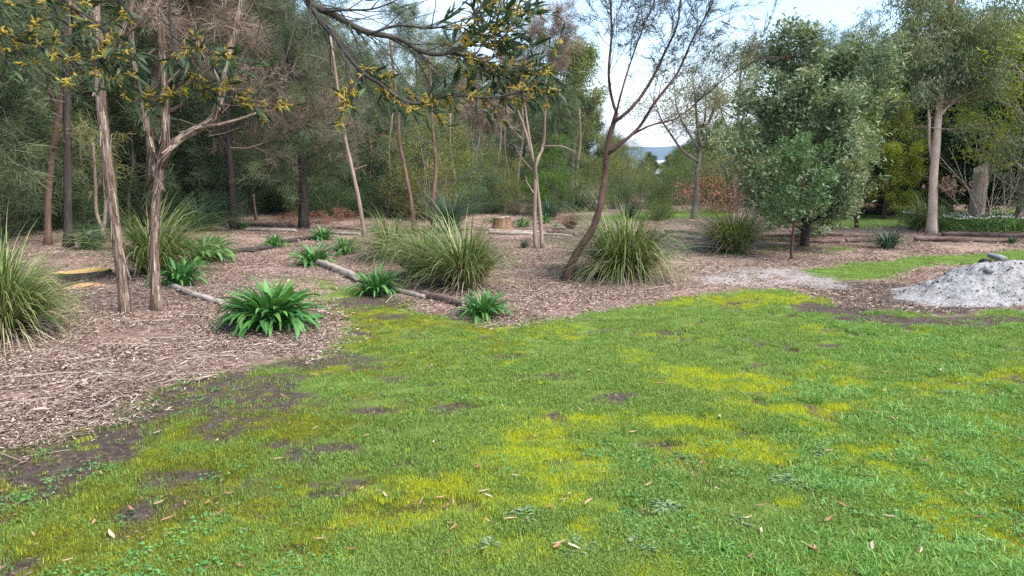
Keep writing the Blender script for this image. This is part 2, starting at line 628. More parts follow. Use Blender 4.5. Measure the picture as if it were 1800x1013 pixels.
# ------------------------------------------------------------------ the ground
LAWN = W([(-700, 1010), (-300, 880), (0, 775), (150, 727), (300, 684), (440, 650), (545, 622), (585, 596), (592, 560), (548, 535), (600, 508), (690, 522), (810, 548), (900, 563), (1010, 553),
          (1130, 533), (1250, 514), (1440, 511), (1470, 536), (1560, 549), (1800, 553), (2300, 560), (2700, 640)]) + [(14, 4), (14, -8), (-9, -8), (-9, 2.0)]
PATHGRASS = W([(560, 560), (500, 500), (470, 478), (560, 500), (660, 520), (760, 540), (700, 560)])
STRIP1 = W([(1400, 478), (1480, 503), (1590, 482), (1650, 468), (1800, 462), (2400, 462), (2400, 436), (1800, 440), (1640, 450), (1500, 462)])
STRIP2 = W([(1240, 445), (1340, 432), (1480, 430), (1510, 440), (1400, 447), (1300, 450)])
FARLAWN = W([(1380, 401), (1430, 380), (1500, 371), (1900, 368), (2300, 372), (2300, 384), (1700, 394), (1600, 398)])
FARLAWN2 = W([(1040, 385), (1100, 372), (1240, 368), (1300, 380), (1200, 386), (1100, 390)])


def ell(cx, cy, rx, ry):
    c = G(cx, cy)
    return c.x, c.y, abs(G(cx + rx, cy).x - c.x), abs(G(cx, cy - ry).y - G(cx, cy + ry).y) * .5


MOSS = [ell(*e) for e in ((900, 800, 120, 62), (990, 850, 110, 40), (1330, 800, 150, 36), (1590, 820, 100, 36), (1250, 670, 110, 24), (1560, 668, 150, 14), (640, 548, 90, 18), (680, 560, 120, 9),
                          (300, 860, 200, 55), (150, 950, 260, 70), (700, 900, 160, 45), (540, 940, 150, 60), (480, 740, 120, 30), (820, 570, 200, 8), (1290, 527, 220, 8), (1420, 720, 160, 12),
                          (1180, 745, 120, 14), (380, 690, 110, 20), (1800, 660, 140, 10), (1700, 930, 60, 18), (760, 960, 110, 30), (1640, 700, 80, 10), (600, 600, 60, 10))]
SOIL = [ell(*e) for e in ((240, 895, 62, 22), (780, 713, 60, 12), (650, 722, 50, 7), (330, 833, 70, 14), (1130, 905, 42, 16), (1400, 828, 30, 12), (1160, 788, 50, 8), (1690, 566, 150, 8), (630, 585, 40, 6),
                          (60, 870, 90, 26), (480, 778, 45, 8), (1090, 700, 40, 7), (1520, 560, 70, 8), (1300, 760, 25, 6), (870, 760, 30, 5), (40, 990, 60, 25), (1470, 545, 60, 7), (1790, 620, 50, 6))]
BAND = W([(-250, 960), (-250, 850), (0, 765), (200, 700), (330, 668), (430, 638), (545, 610), (570, 628), (455, 678), (340, 735), (190, 830), (60, 900), (-100, 960)])
ASH = [ell(*e) for e in ((1330, 488, 115, 17), (1400, 500, 80, 9), (1725, 515, 120, 24))]
PILE_SOIL = [ell(*e) for e in ((1540, 512, 95, 17), (1620, 535, 160, 18))]


def ell_mask(x, y, E, w=.45, sharp=1.0):
    m = np.zeros(x.shape)
    for cx, cy, rx, ry in E:
        d = np.hypot((x - cx) / rx, (y - cy) / ry)
        m = np.maximum(m, 1 - sstep(1 - w, 1 + w, d))
    return m


def masks(x, y):
    j1 = (fbm(x * 1.1, y * 1.1, 5, 4) - .5) * 1.5
    j2 = (fbm(x * 1.1 + 40, y * 1.1, 6, 4) - .5) * 1.5
    xj, yj = x + j1 * .55, y + j2 * .55
    lawn = poly_mask(xj, yj, LAWN, .22)
    pathg = poly_mask(xj, yj, PATHGRASS, .5) * sstep(.38, .6, fbm(x * 2.2, y * 2.2, 31, 4))
    far = np.maximum(poly_mask(xj, yj, FARLAWN, .5), poly_mask(xj, yj, FARLAWN2, .5))
    strip = np.maximum(poly_mask(xj, yj, STRIP1, .3), poly_mask(xj, yj, STRIP2, .4) * sstep(.35, .6, fbm(x * 1.7, y * 1.7, 77, 4)))
    n = fbm(x * 3.1, y * 3.1, 12, 5)
    n2 = fbm(x * 7.0, y * 7.0, 22, 4)
    soil = np.maximum(ell_mask(x + j1 * .25, y + j2 * .25, SOIL, .5), poly_mask(xj, yj, BAND, .2) * .95)
    soil = np.maximum.reduce([sstep(.56, .66, n2) * .6 * sstep(.5, .62, fbm(x * .8, y * .8, 171, 3)), soil * sstep(.25, .55, n * .6 + n2 * .4 + .1 * soil), sstep(.6, .68, n) * .75, sstep(.44, .56, fbm(x * 2.3 + 5, y * 2.3, 133, 4) + .1 * sstep(-1.2, -2.6, x)) * sstep(-.3, -2.2, x - (y - 3) * .08) * .88])
    psoil = ell_mask(xj, yj, PILE_SOIL, .4)
    grass = np.maximum.reduce([lawn, pathg * .8, far, strip])
    moss = ell_mask(x + j1 * .4, y + j2 * .4, MOSS, .55) * sstep(.33, .55, n2 * .55 + n * .45)
    moss = np.maximum(moss, .55 * sstep(.56, .68, fbm(x * 2.0, y * 2.0, 55, 5)) * lawn)
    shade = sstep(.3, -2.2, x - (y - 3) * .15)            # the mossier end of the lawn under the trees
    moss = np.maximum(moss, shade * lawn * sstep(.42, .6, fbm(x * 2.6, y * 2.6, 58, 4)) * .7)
    ash = ell_mask(xj, yj, ASH, .5) * sstep(.25, .5, n2 * .5 + n * .5)
    grass = grass * (1 - psoil * .85)
    return dict(grass=grass, moss=moss * np.maximum(lawn, pathg), soil=np.maximum(soil * lawn, psoil * .8), ash=ash * (1 - lawn * .9), lawn=lawn)


def axis(lo, hi, step, far):
    core = np.arange(lo, hi + 1e-6, step)
    out = np.cumsum(.25 * 1.45 ** np.arange(40))
    out = out[out < far]
    return np.concatenate([(lo - out)[::-1], core, hi + out])


gx, gy = axis(-13.5, 13.5, .09, 9000.0), axis(1.6, 27.0, .085, 9000.0)
X, Y = np.meshgrid(gx, gy, indexing='xy')
mk = masks(X.ravel(), Y.ravel())
xf, yf = X.ravel(), Y.ravel()
near = (1 - sstep(16, 22, np.hypot(xf, yf)))
micro = (fbm(xf * 5, yf * 5, 3, 4) - .5) * .05 * (1 - mk['grass'] * .55) * near - .03 * mk['soil'] * near
Zg = hz(xf, yf) + micro
nx, ny = len(gx), len(gy)
ii, jj = np.meshgrid(np.arange(nx - 1), np.arange(ny - 1), indexing='xy')
a0 = (jj * nx + ii).ravel()
Fg = np.stack([a0, a0 + 1, a0 + nx + 1, a0 + nx], 1)
nt, out = new_mat('ground')
tcg = nt.nodes.new('ShaderNodeTexCoord')
ov = tcg.outputs['Object']
nf, nm, nl = noise_node(nt, 26, 6, .7, ov), noise_node(nt, 5, 5, .65, ov), noise_node(nt, .5, 4, .6, ov)
mulch = ramp(nt, [(.07, .043, .032, .25), (.17, .11, .083, .4), (.3, .21, .164, .53), (.44, .34, .275, .72)], math_node(nt, 'ADD', math_node(nt, 'MULTIPLY', nf, .6), math_node(nt, 'MULTIPLY', nm, .4)))
mulch = mixc(nt, math_node(nt, 'MULTIPLY', ramp(nt, [(0, 0, 0, .45), (1, 1, 1, .6)], nl), .65), mulch, (.1, .062, .046))
grassc = ramp(nt, [(.065, .08, .025, .3), (.11, .165, .032, .5), (.17, .24, .05, .7)], math_node(nt, 'ADD', math_node(nt, 'MULTIPLY', nf, .5), math_node(nt, 'MULTIPLY', nm, .5)))
mossc = ramp(nt, [(.09, .095, .012, .3), (.16, .17, .018, .5), (.23, .24, .025, .7)], nf)
soilc = ramp(nt, [(.034, .025, .02, .3), (.075, .055, .044, .5), (.14, .105, .085, .72)], nf)
ashc = ramp(nt, [(.17, .155, .145, .3), (.38, .365, .355, .5), (.55, .54, .53, .7)], nf)


def sharp(a, w=.5):
    v = math_node(nt, 'ADD', attr(nt, a), math_node(nt, 'MULTIPLY', math_node(nt, 'SUBTRACT', nf, .5), w))
    return ramp(nt, [(0, 0, 0, .32), (1, 1, 1, .68)], v)


c_ = mixc(nt, sharp('grass', .9), mulch, grassc)
c_ = mixc(nt, sharp('moss', .9), c_, mossc)
c_ = mixc(nt, sharp('soil', .8), c_, soilc)
c_ = mixc(nt, math_node(nt, 'MULTIPLY', sharp('ash', .9), .5), c_, ashc)
bsdf(nt, out, c_, .95, .08, bump(nt, nf, .7, .03))
ground = obj('ground', make_mesh('ground', np.stack([xf, yf, Zg], 1), Fg, {k: mk[k] for k in ('grass', 'moss', 'soil', 'ash')}, True), 'ground')
tag(ground, 'garden ground of lawn, moss, bare soil and bark mulch', kind='structure')


# ------------------------------------------------------------------ scattered stuff (grass, moss, litter): geometry nodes
def scatter(name, label, pts, rot, scl, sources):
    """sources: meshes already carrying their materials"""
    me = bpy.data.meshes.new(name)
    pts = np.asarray(pts, np.float32)
    n = len(pts)
    me.vertices.add(n)
    me.vertices.foreach_set('co', pts.ravel())
    a = me.attributes.new('rot', 'FLOAT_VECTOR', 'POINT')
    a.data.foreach_set('vector', np.asarray(rot, np.float32).ravel())
    a = me.attributes.new('scl', 'FLOAT', 'POINT')
    a.data.foreach_set('value', np.asarray(scl, np.float32))
    a = me.attributes.new('pick', 'INT', 'POINT')
    a.data.foreach_set('value', np.random.default_rng(7).integers(0, len(sources), n).astype(np.int32))
    o = bpy.data.objects.new(name, me)
    COL.objects.link(o)
    ng = bpy.data.node_groups.new(name, 'GeometryNodeTree')
    ng.interface.new_socket('Geometry', in_out='INPUT', socket_type='NodeSocketGeometry')
    ng.interface.new_socket('Geometry', in_out='OUTPUT', socket_type='NodeSocketGeometry')
    N, L = ng.nodes, ng.links
    gi, go = N.new('NodeGroupInput'), N.new('NodeGroupOutput')
    iop = N.new('GeometryNodeInstanceOnPoints')
    jn = N.new('GeometryNodeJoinGeometry')
    for i, sm in enumerate(sources):
        so = bpy.data.objects.new(name + '_source', sm)
        oi = N.new('GeometryNodeObjectInfo')
        oi.inputs['Object'].default_value = so
        oi.inputs['As Instance'].default_value = False
        g2i = N.new('GeometryNodeGeometryToInstance')
        L.new(oi.outputs['Geometry'], g2i.inputs[0])
        L.new(g2i.outputs[0], jn.inputs[0])

    def named(nm, typ):
        q = N.new('GeometryNodeInputNamedAttribute')
        q.data_type = typ
        q.inputs['Name'].default_value = nm
        return q.outputs['Attribute']
    e2r = N.new('FunctionNodeEulerToRotation')
    L.new(named('rot', 'FLOAT_VECTOR'), e2r.inputs[0])
    L.new(gi.outputs[0], iop.inputs['Points'])
    L.new(jn.outputs[0], iop.inputs['Instance'])
    iop.inputs['Pick Instance'].default_value = True
    L.new(named('pick', 'INT'), iop.inputs['Instance Index'])
    L.new(e2r.outputs[0], iop.inputs['Rotation'])
    L.new(named('scl', 'FLOAT'), iop.inputs['Scale'])
    L.new(iop.outputs[0], go.inputs[0])
    md = o.modifiers.new('scatter', 'NODES')
    md.node_group = ng
    return tag(o, label, kind='stuff')


def ground_z(x, y):
    m = masks(x, y)
    nr = (1 - sstep(16, 22, np.hypot(x, y)))
    return hz(x, y) + (fbm(x * 5, y * 5, 3, 4) - .5) * .05 * (1 - m['grass'] * .55) * nr - .03 * m['soil'] * nr, m


def candidates(rng, n, y0, y1, power):
    """random spots on the ground in view and a little beyond, thinning with distance"""
    u = rng.random(n)
    y = (y0 ** (1 - power) + u * (y1 ** (1 - power) - y0 ** (1 - power))) ** (1 / (1 - power))
    x = (rng.random(n) * 2 - 1) * (.8 * y + 1.0)
    return x, y


def tuft_mesh(seed, n, rad, l0, l1, w, el, droop, mat, nseg=2):
    rng = np.random.default_rng(seed)
    mb = MB()
    r, a = rad * np.sqrt(rng.random(n)), rng.random(n) * 2 * PI
    P = np.stack([r * np.cos(a), r * np.sin(a), np.full(n, -.004)], 1)
    blades(mb, rng, P, rng.random(n) * 2 * PI, rng.uniform(*el, n), rng.uniform(*droop, n), rng.uniform(l0, l1, n), w * rng.uniform(.7, 1.3, n), nseg, taper=2.5)
    me = mb.mesh('tuft')
    me.materials.append(M[mat])
    return me


rng = np.random.default_rng(11)
# lawn
x, y = candidates(rng, 150000, 2.3, 16, 1.55)
z, m = ground_z(x, y)
longish = sstep(.45, .62, fbm(x * .9, y * .9, 64, 3) * .55 + .45 * sstep(-.3, 2.0, x - (y - 3) * .5))
keep = rng.random(len(x)) < m['grass'] ** 1.5 * (1 - .93 * m['soil']) * (1 - .87 * m['moss']) * sstep(.2, .55, fbm(x * 4, y * 4, 8, 3)) * (1 - .45 * sstep(-.2, -1.8, x - (y - 3) * .12))
k1 = keep
n1 = k1.sum()
scatter('grass', 'short patchy lawn grass', np.stack([x, y, z], 1)[k1], np.stack([rng.normal(0, .12, n1), rng.normal(0, .12, n1), rng.random(n1) * 6.28], 1),
        rng.uniform(.6, 1.15, n1) * (1 + .03 * y[k1]), [tuft_mesh(s, 24, .05, .01, .027, .0034, (.1, 1.2), (.2, 1.3), 'grass_blade') for s in range(4)])
k2 = (rng.random(len(x)) < .3 * longish * sstep(.35, .6, fbm(x * 2.5, y * 2.5, 66, 3)) * m['lawn'] * (1 - m['moss']) * (1 - m['soil']))
n2 = k2.sum()
scatter('long_grass', 'longer lush grass tufts in the lawn', np.stack([x, y, z], 1)[k2], np.stack([rng.normal(0, .15, n2), rng.normal(0, .15, n2), rng.random(n2) * 6.28], 1),
        rng.uniform(.55, 1.15, n2), [tuft_mesh(20 + s, 20, .045, .03, .075, .005, (.2, 1.15), (.5, 1.9), 'grass_long', 3) for s in range(4)])
dim = sstep(.4, -1.3, x - (y - 3) * .18 + (fbm(x, y, 140, 3) - .5) * 1.6)  # where moss takes the darker colour painted for tree shade
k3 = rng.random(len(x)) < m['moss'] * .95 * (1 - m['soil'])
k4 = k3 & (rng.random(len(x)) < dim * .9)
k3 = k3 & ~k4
n3 = k3.sum()
scatter('moss', 'yellow green moss cushions in the lawn', np.stack([x, y, z], 1)[k3], np.stack([rng.normal(0, .1, n3), rng.normal(0, .1, n3), rng.random(n3) * 6.28], 1),
        rng.uniform(.6, 1.3, n3) * (1 + .03 * y[k3]), [tuft_mesh(40 + s, 60, .05, .004, .011, .0046, (.1, 1.4), (0, .8), 'moss_tuft', 1) for s in range(3)])
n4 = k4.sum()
scatter('shade_toned_moss', 'dull olive moss at the worn shady end of the lawn', np.stack([x, y, z], 1)[k4], np.stack([rng.normal(0, .1, n4), rng.normal(0, .1, n4), rng.random(n4) * 6.28], 1),
        rng.uniform(.6, 1.3, n4) * (1 + .03 * y[k4]), [tuft_mesh(45 + s, 46, .05, .006, .02, .0042, (.3, 1.5), (0, .8), 'moss_tuft_shaded', 1) for s in range(3)])


def litter_mesh(seed, n, rad, l0, l1, w0, w1, mat, tpl='leaf'):
    rng = np.random.default_rng(seed)
    mb = MB()
    r, a = rad * np.sqrt(rng.random(n)), rng.random(n) * 2 * PI
    P = np.stack([r * np.cos(a), r * np.sin(a), rng.uniform(.001, .010, n)], 1)
    az = rng.random(n) * 2 * PI
    D = np.stack([np.cos(az), np.sin(az), rng.normal(0, .12, n)], 1)
    leaves(mb, rng, P, D, rng.uniform(l0, l1, n), rng.uniform(w0, w1, n), tpl, 1.2)
    me = mb.mesh('litter')
    me.materials.append(M[mat])
    return me


x, y = candidates(rng, 95000, 2.6, 24, 1.35)
z, m = ground_z(x, y)
bed = (1 - m['grass']) * (1 - .7 * m['soil']) * (1 - .6 * m['ash'])
k = rng.random(len(x)) < bed * sstep(.2, .65, fbm(x * 1.5, y * 1.5, 17, 3))
n = k.sum()
scatter('leaf_litter', 'pinkish brown bark chips and leaf litter on the beds', np.stack([x, y, z], 1)[k], np.stack([rng.normal(0, .1, n), rng.normal(0, .1, n), rng.random(n) * 6.28], 1),
        rng.uniform(.7, 1.3, n) * (1 + .03 * y[k]), [litter_mesh(s, 15, .12, .01, .045, .004, .011, 'litter') for s in range(5)])
k = rng.random(len(x)) < bed * .06 * sstep(.4, .6, fbm(x * 1.1, y * 1.1, 47, 3))
n = k.sum()
scatter('bark_pieces', 'larger strips of shed bark and dead leaves on the beds', np.stack([x, y, z + .006], 1)[k], np.stack([rng.normal(0, .12, n), rng.normal(0, .12, n), rng.random(n) * 6.28], 1),
        rng.uniform(.7, 1.3, n), [litter_mesh(90 + s, 3, .2, .05, .13, .016, .034, 'litter') for s in range(4)])
k = rng.random(len(x)) < bed * .22 * sstep(.42, .62, fbm(x * .8, y * .8, 19, 3) + .25 * sstep(-1.2, -3, x) * sstep(8.5, 6, y))
n = k.sum()
scatter('straw_litter', 'pale dry straw and strips of bark on the beds', np.stack([x, y, z], 1)[k], np.stack([rng.normal(0, .1, n), rng.normal(0, .1, n), rng.random(n) * 6.28], 1),
        rng.uniform(.7, 1.3, n) * (1 + .02 * y[k]), [litter_mesh(30 + s, 7, .14, .05, .17, .003, .006, 'straw', 'strip') for s in range(4)])
k = rng.random(len(x)) < .022 * m['lawn'] + .12 * m['soil']
n = k.sum()
scatter('lawn_litter', 'small crumbs of dead leaf lying in the lawn', np.stack([x, y, z + .004], 1)[k], np.stack([rng.normal(0, .1, n), rng.normal(0, .1, n), rng.random(n) * 6.28], 1),
        rng.uniform(.6, 1.2, n), [litter_mesh(50 + s, 3, .12, .012, .036, .004, .01, 'crumb') for s in range(4)])
x, y = candidates(rng, 5000, 2.5, 9, 1.5)
z, m = ground_z(x, y)
k = rng.random(len(x)) < m['lawn'] * sstep(.52, .66, fbm(x * 1.6, y * 1.6, 81, 3)) * .8
n = k.sum()
scatter('clover', 'small pale green clover leaves in the lawn', np.stack([x, y, z + .012], 1)[k], np.stack([rng.normal(0, .1, n), rng.normal(0, .1, n), rng.random(n) * 6.28], 1),
        rng.uniform(.7, 1.3, n), [litter_mesh(70 + s, 9, .06, .012, .024, .011, .019, 'clover_leaf') for s in range(3)])


# ------------------------------------------------------------------ tree machinery
class Skel:
    def __init__(self):
        self.thick, self.A, self.B, self.ra, self.rb, self.NP, self.ND = [], [], [], [], [], [], []

    def add(self, pts, r0, r1):
        n = len(pts)
        if max(r0, r1) > .022:
            self.thick.append((np.array([tuple(p) for p in pts]), np.linspace(r0, r1, n)))
        else:
            for i in range(n - 1):
                self.A.append(tuple(pts[i]))
                self.B.append(tuple(pts[i + 1]))
                self.ra.append(r0 + (r1 - r0) * i / (n - 1))
                self.rb.append(r0 + (r1 - r0) * (i + 1) / (n - 1))

    def wood(self, mb, rng, sides=7, rough=.08):
        for p, r in self.thick:
            mb.add(*tube(p, r, sides, rng, rough), rnd=rng.random())
        if self.A:
            V, Q = sticks(self.A, self.B, self.ra, self.rb)
            mb.add(V, Q, None, np.repeat(rng.random(len(self.A)), 6))

    def nodes(self):
        return np.array(self.NP), np.array(self.ND)


def rv(R, s):
    return Vector((R.gauss(0, s), R.gauss(0, s), R.gauss(0, s)))


def turn(R, d, ang):
    p = d.orthogonal().normalized()
    p.rotate(Matrix.Rotation(R.random() * 2 * PI, 3, d))
    return (d * math.cos(ang) + p * math.sin(ang)).normalized()


def grow(R, sk, p, d, L, r, P, lev=0):
    nseg = P['nseg'][lev]
    wig, trop = P['wig'][lev], P['trop'][lev]
    pts, dirs = [p.copy()], []
    for i in range(nseg):
        d = (d + rv(R, wig) + Vector((0, 0, trop))).normalized()
        p = p + d * (L / nseg)
        pts.append(p.copy())
        dirs.append(d.copy())
    r1 = r * P['taper'][lev]
    sk.add(pts, r, r1)
    last = lev == len(P['nseg']) - 1
    if last or P.get('node_all') and lev >= P['node_all']:
        for q, dd in zip(pts[1:], dirs):
            sk.NP.append(tuple(q))
            sk.ND.append(tuple(dd))
    if not last:
        for k in range(P['nch'][lev]):
            t = P['t0'][lev] + (1 - P['t0'][lev]) * (k + R.random()) / P['nch'][lev]
            f = t * nseg
            i = min(nseg - 1, int(f))
            q = pts[i].lerp(pts[i + 1], f - i)
            dd = turn(R, dirs[i], P['ang'][lev] * R.uniform(.7, 1.3))
            grow(R, sk, q, dd, L * P['lr'][lev] * R.uniform(.65, 1.15) * (1 - .45 * t * P.get('cone', .6)), max(.0025, (r + (r1 - r) * t) * P['rr'][lev]), P, lev + 1)


def foliage(mb, rng, NP, ND, per, spread, L, Wd, along=.6, droop=.3, tpl='leaf', flat=.3, keep=1.0):
    if keep < 1:
        s = rng.random(len(NP)) < keep
        NP, ND = NP[s], ND[s]
    P = np.repeat(NP, per, 0)
    D = np.repeat(ND, per, 0)
    n = len(P)
    P = P + rng.normal(0, spread, (n, 3))
    D = D * along + rng.normal(0, .6, (n, 3)) + np.array([0, 0, -droop])
    r = np.clip(np.repeat(rng.random(len(NP)), per) * .6 + rng.random(n) * .4, 0, 1)
    leaves(mb, rng, P, D, L * rng.uniform(.65, 1.25, n), Wd * rng.uniform(.7, 1.2, n), tpl, flat, r)


def limb_path(pts, Y, jit=0.0, seed=0, n=None):
    """a limb through picture positions at depth Y (a number, or one per point)"""
    R = random.Random(seed)
    ys = Y if hasattr(Y, '__len__') else [Y] * len(pts)
    P = [at(a, b, yy + (R.uniform(-jit, jit) if i else 0)) for i, ((a, b), yy) in enumerate(zip(pts, ys))]
    return catmull(P, n or max(6, 3 * len(pts)))


def explicit_tree(name, label, cat, base_px, limbs, bark, group=None, rough=.1, sides=9, flare=1.5, jit=.12, seed=0, slim=1.0):
    """limbs: (picture points, radius px at start, radius px at end); the first one starts at the ground"""
    b = Gh(*base_px)
    root = thing(name, label, cat, b, group=group)
    rng = np.random.default_rng(seed)
    mb = MB()
    paths = []
    for i, (pts, r0, r1) in enumerate(limbs):
        r0, r1 = r0 * slim, r1 * slim
        P = limb_path(pts, b.y, jit if i else jit * .4, seed + i)
        if i == 0:
            P[0] = (b.x, b.y, b.z - .06)
        k = b.y / FPX
        rad = np.linspace(r0 * k, r1 * k, len(P))
        if i == 0 and flare > 1:
            hgt = P[:, 2] - b.z
            rad = rad * (1 + (flare - 1) * np.exp(-np.maximum(hgt, 0) / .12))
        else:
            pass
        mb.add(*tube(P, rad, sides, rng, rough), rnd=rng.random())
        paths.append((P, rad))
    obj('trunk', mb.mesh('trunk', True, b), bark, root)
    return root, b, paths


def crown_on(root, b, name, mat, mb):
    o = obj(name, mb.mesh(name, False, b), mat, root)
    o['kind'] = 'stuff'
    return o


# ---- prototypes -------------------------------------------------
def sheoak_proto(seed, height, spread, nb, mat, bark='dark_bark', per=20, low=.12):
    """she-oak: straight trunk, many fine branches, long drooping needles"""
    R, rng = random.Random(seed), np.random.default_rng(seed)
    root = thing('she_oak', '-', 'tree')
    mb = MB()
    P = catmull([(0, 0, -.1), (R.uniform(-.1, .1), R.uniform(-.1, .1), height * .35), (R.uniform(-.25, .25), R.uniform(-.25, .25), height * .7), (R.uniform(-.3, .3), 0, height)], 14)
    mb.add(*tube(P, np.linspace(.13, .015, 14) * height / 8 * np.r_[1.5, 1.1, np.ones(12)], 8, rng, .12))
    sk = Skel()
    par = dict(nseg=[4, 3], wig=[.12, .2], trop=[.05, .0], taper=[.35, .4], nch=[7], t0=[.2], ang=[.8], lr=[.42], rr=[.6], cone=.7, node_all=0)
    for k in range(nb):
        t = low + (1 - low) * ((k + R.random()) / nb)
        i = min(12, int(t * 13))
        q = Vector(P[i]).lerp(Vector(P[i + 1]), t * 13 - i)
        az = R.random() * 2 * PI
        prof = math.sin(PI * min(1, .22 + .78 * (1 - t))) ** .7 if t > .25 else .75
        L = spread * prof * R.uniform(.55, 1.25) + .25
        e = R.uniform(.0, .5) + .6 * t
        grow(R, sk, q, Vector((math.cos(az) * math.cos(e), math.sin(az) * math.cos(e), math.sin(e))), L, .02 * (1.2 - t), par)
    sk.wood(mb, rng)
    obj('trunk', mb.mesh('trunk', True), bark, root)
    NP, ND = sk.nodes()
    cb = MB()
    foliage(cb, rng, NP, ND, per, .07, .26, .0105, .8, .35, 'strip', 0)
    obj('crown', cb.mesh('crown'), mat, root)
    return root


def leafy_proto(name, seed, height, rad, trunk_h, tr, par, leaf, bark, mat, per, spread, along=.5, droop=.3, ntop=7, keep=1.0, tpl='leaf', lean=0.0, flat=.3, up=(.3, 1.3), extra=None, irr=(.7, 1.2)):
    R, rng = random.Random(seed), np.random.default_rng(seed)
    root = thing(name, '-', 'tree')
    sk = Skel()
    mb = MB()
    top = (lean + R.uniform(-.15, .15), R.uniform(-.15, .15), height * .92)
    P = catmull([(0, 0, -.1), (R.uniform(-.05, .05) + lean * .2, R.uniform(-.05, .05), trunk_h), (lean * .6 + R.uniform(-.12, .12), R.uniform(-.12, .12), (trunk_h + height) * .52), top], 14)
    rr = np.linspace(tr, tr * .12, 14)
    rr[0] *= 1.5
    mb.add(*tube(P, rr, 8, rng, .1))
    for k in range(ntop):
        t = trunk_h / height + (1 - trunk_h / height) * (k + R.random() * .8) / ntop
        t = min(.985, t)
        i = min(12, int(t * 13))
        q = Vector(P[i]).lerp(Vector(P[i + 1]), t * 13 - i)
        az = k * 2.4 + R.uniform(-.4, .4)
        e = R.uniform(*up) * (.5 + .7 * t)
        prof = max(.3, 1 - abs((t - .38) / .66) ** 2.2) ** .6
        grow(R, sk, q, Vector((math.cos(az) * math.cos(e), math.sin(az) * math.cos(e), math.sin(e))), rad * prof * R.uniform(*irr), tr * .45 * (1.1 - t), par)
    sk.wood(mb, rng)
    obj('trunk', mb.mesh('trunk', True), bark, root)
    NP, ND = sk.nodes()
    cb = MB()
    foliage(cb, rng, NP, ND, per, spread, leaf[0], leaf[1], along, droop, tpl, flat, keep)
    obj('crown', cb.mesh('crown'), mat, root)
    if extra:
        eb = MB()
        s = rng.random(len(NP)) < extra[1]
        out_n = NP[s] + norm(NP[s] - np.array([0, 0, height * .5])) * .08
        foliage(eb, rng, out_n, ND[s] + np.array([0, 0, .8]), extra[4], .035, extra[2], extra[3], .8, -.3, 'leaf', 0)
        obj(extra[5], eb.mesh(extra[5]), extra[0], root)
    return root


def bush_proto(name, seed, w, h, nclump, per, leaf, mat, droop=.1, bark='grey_bark', tpl='leaf', spread=.16, low=.05):
    """a shrub of many leafy clumps on stems from one base"""
    R, rng = random.Random(seed), np.random.default_rng(seed)
    root = thing(name, '-', 'shrub')
    C = []
    while len(C) < nclump:
        p = np.array([R.uniform(-1, 1), R.uniform(-1, 1), R.uniform(low, 1)])
        q = np.array([p[0], p[1], (p[2] - .45) / .55])
        d = np.linalg.norm(q)
        if d < 1 and R.random() < .25 + .75 * d ** 2:
            C.append(p * np.array([w * .5, w * .5, h]) * R.uniform(.88, 1.12))
    C = np.array(C)
    mb = MB()
    sk = Skel()
    for c in C[::3]:
        b = Vector((R.uniform(-.1, .1) * w, R.uniform(-.1, .1) * w, -.05))
        mid = b.lerp(Vector(c), .5) + Vector((0, 0, .12 * h))
        sk.add([tuple(v) for v in catmull([b, mid, c], 5)], .012 + .006 * h, .004)
    sk.wood(mb, rng)
    obj('stem', mb.mesh('stem'), bark, root)
    cb = MB()
    n = nclump * per
    off = rng.normal(0, 1, (n, 3)) * np.array([spread, spread, spread * .8])
    P = np.repeat(C, per, 0) + off
    P[:, 2] = np.maximum(P[:, 2], .02)
    D = norm(off) * .8 + rng.normal(0, .5, (n, 3)) + np.array([0, 0, .25 - droop])
    r = np.clip(np.repeat(rng.random(nclump), per) * .55 + rng.random(n) * .45, 0, 1)
    leaves(cb, rng, P, D, leaf[0] * rng.uniform(.65, 1.25, n), leaf[1] * rng.uniform(.7, 1.2, n), tpl, .3, r)
    obj('foliage', cb.mesh('foliage'), mat, root)
    return root


used = set()


def put(proto, label, px, Y, scale, rz=None, group=None, z=None, cat=None, seed=0):
    """place the prototype the first time, a copy of it afterwards; px = picture column of its foot"""
    p = at(px, 400, Y)
    loc = (p.x, Y, hz1(p.x, Y) - .02 if z is None else z)
    rz = random.Random(px * 7 + Y * 13 + seed).uniform(0, 6.28) if rz is None else rz
    if proto.name not in used:
        used.add(proto.name)
        proto.location = loc
        proto.rotation_euler = (0, 0, rz)
        proto.scale = scale if hasattr(scale, '__len__') else (scale,) * 3
        proto['label'] = label
        if group:
            proto['group'] = group
        if cat:
            proto['category'] = cat
        return proto
    return copy_thing(proto, label, loc, rz, scale, group, cat)


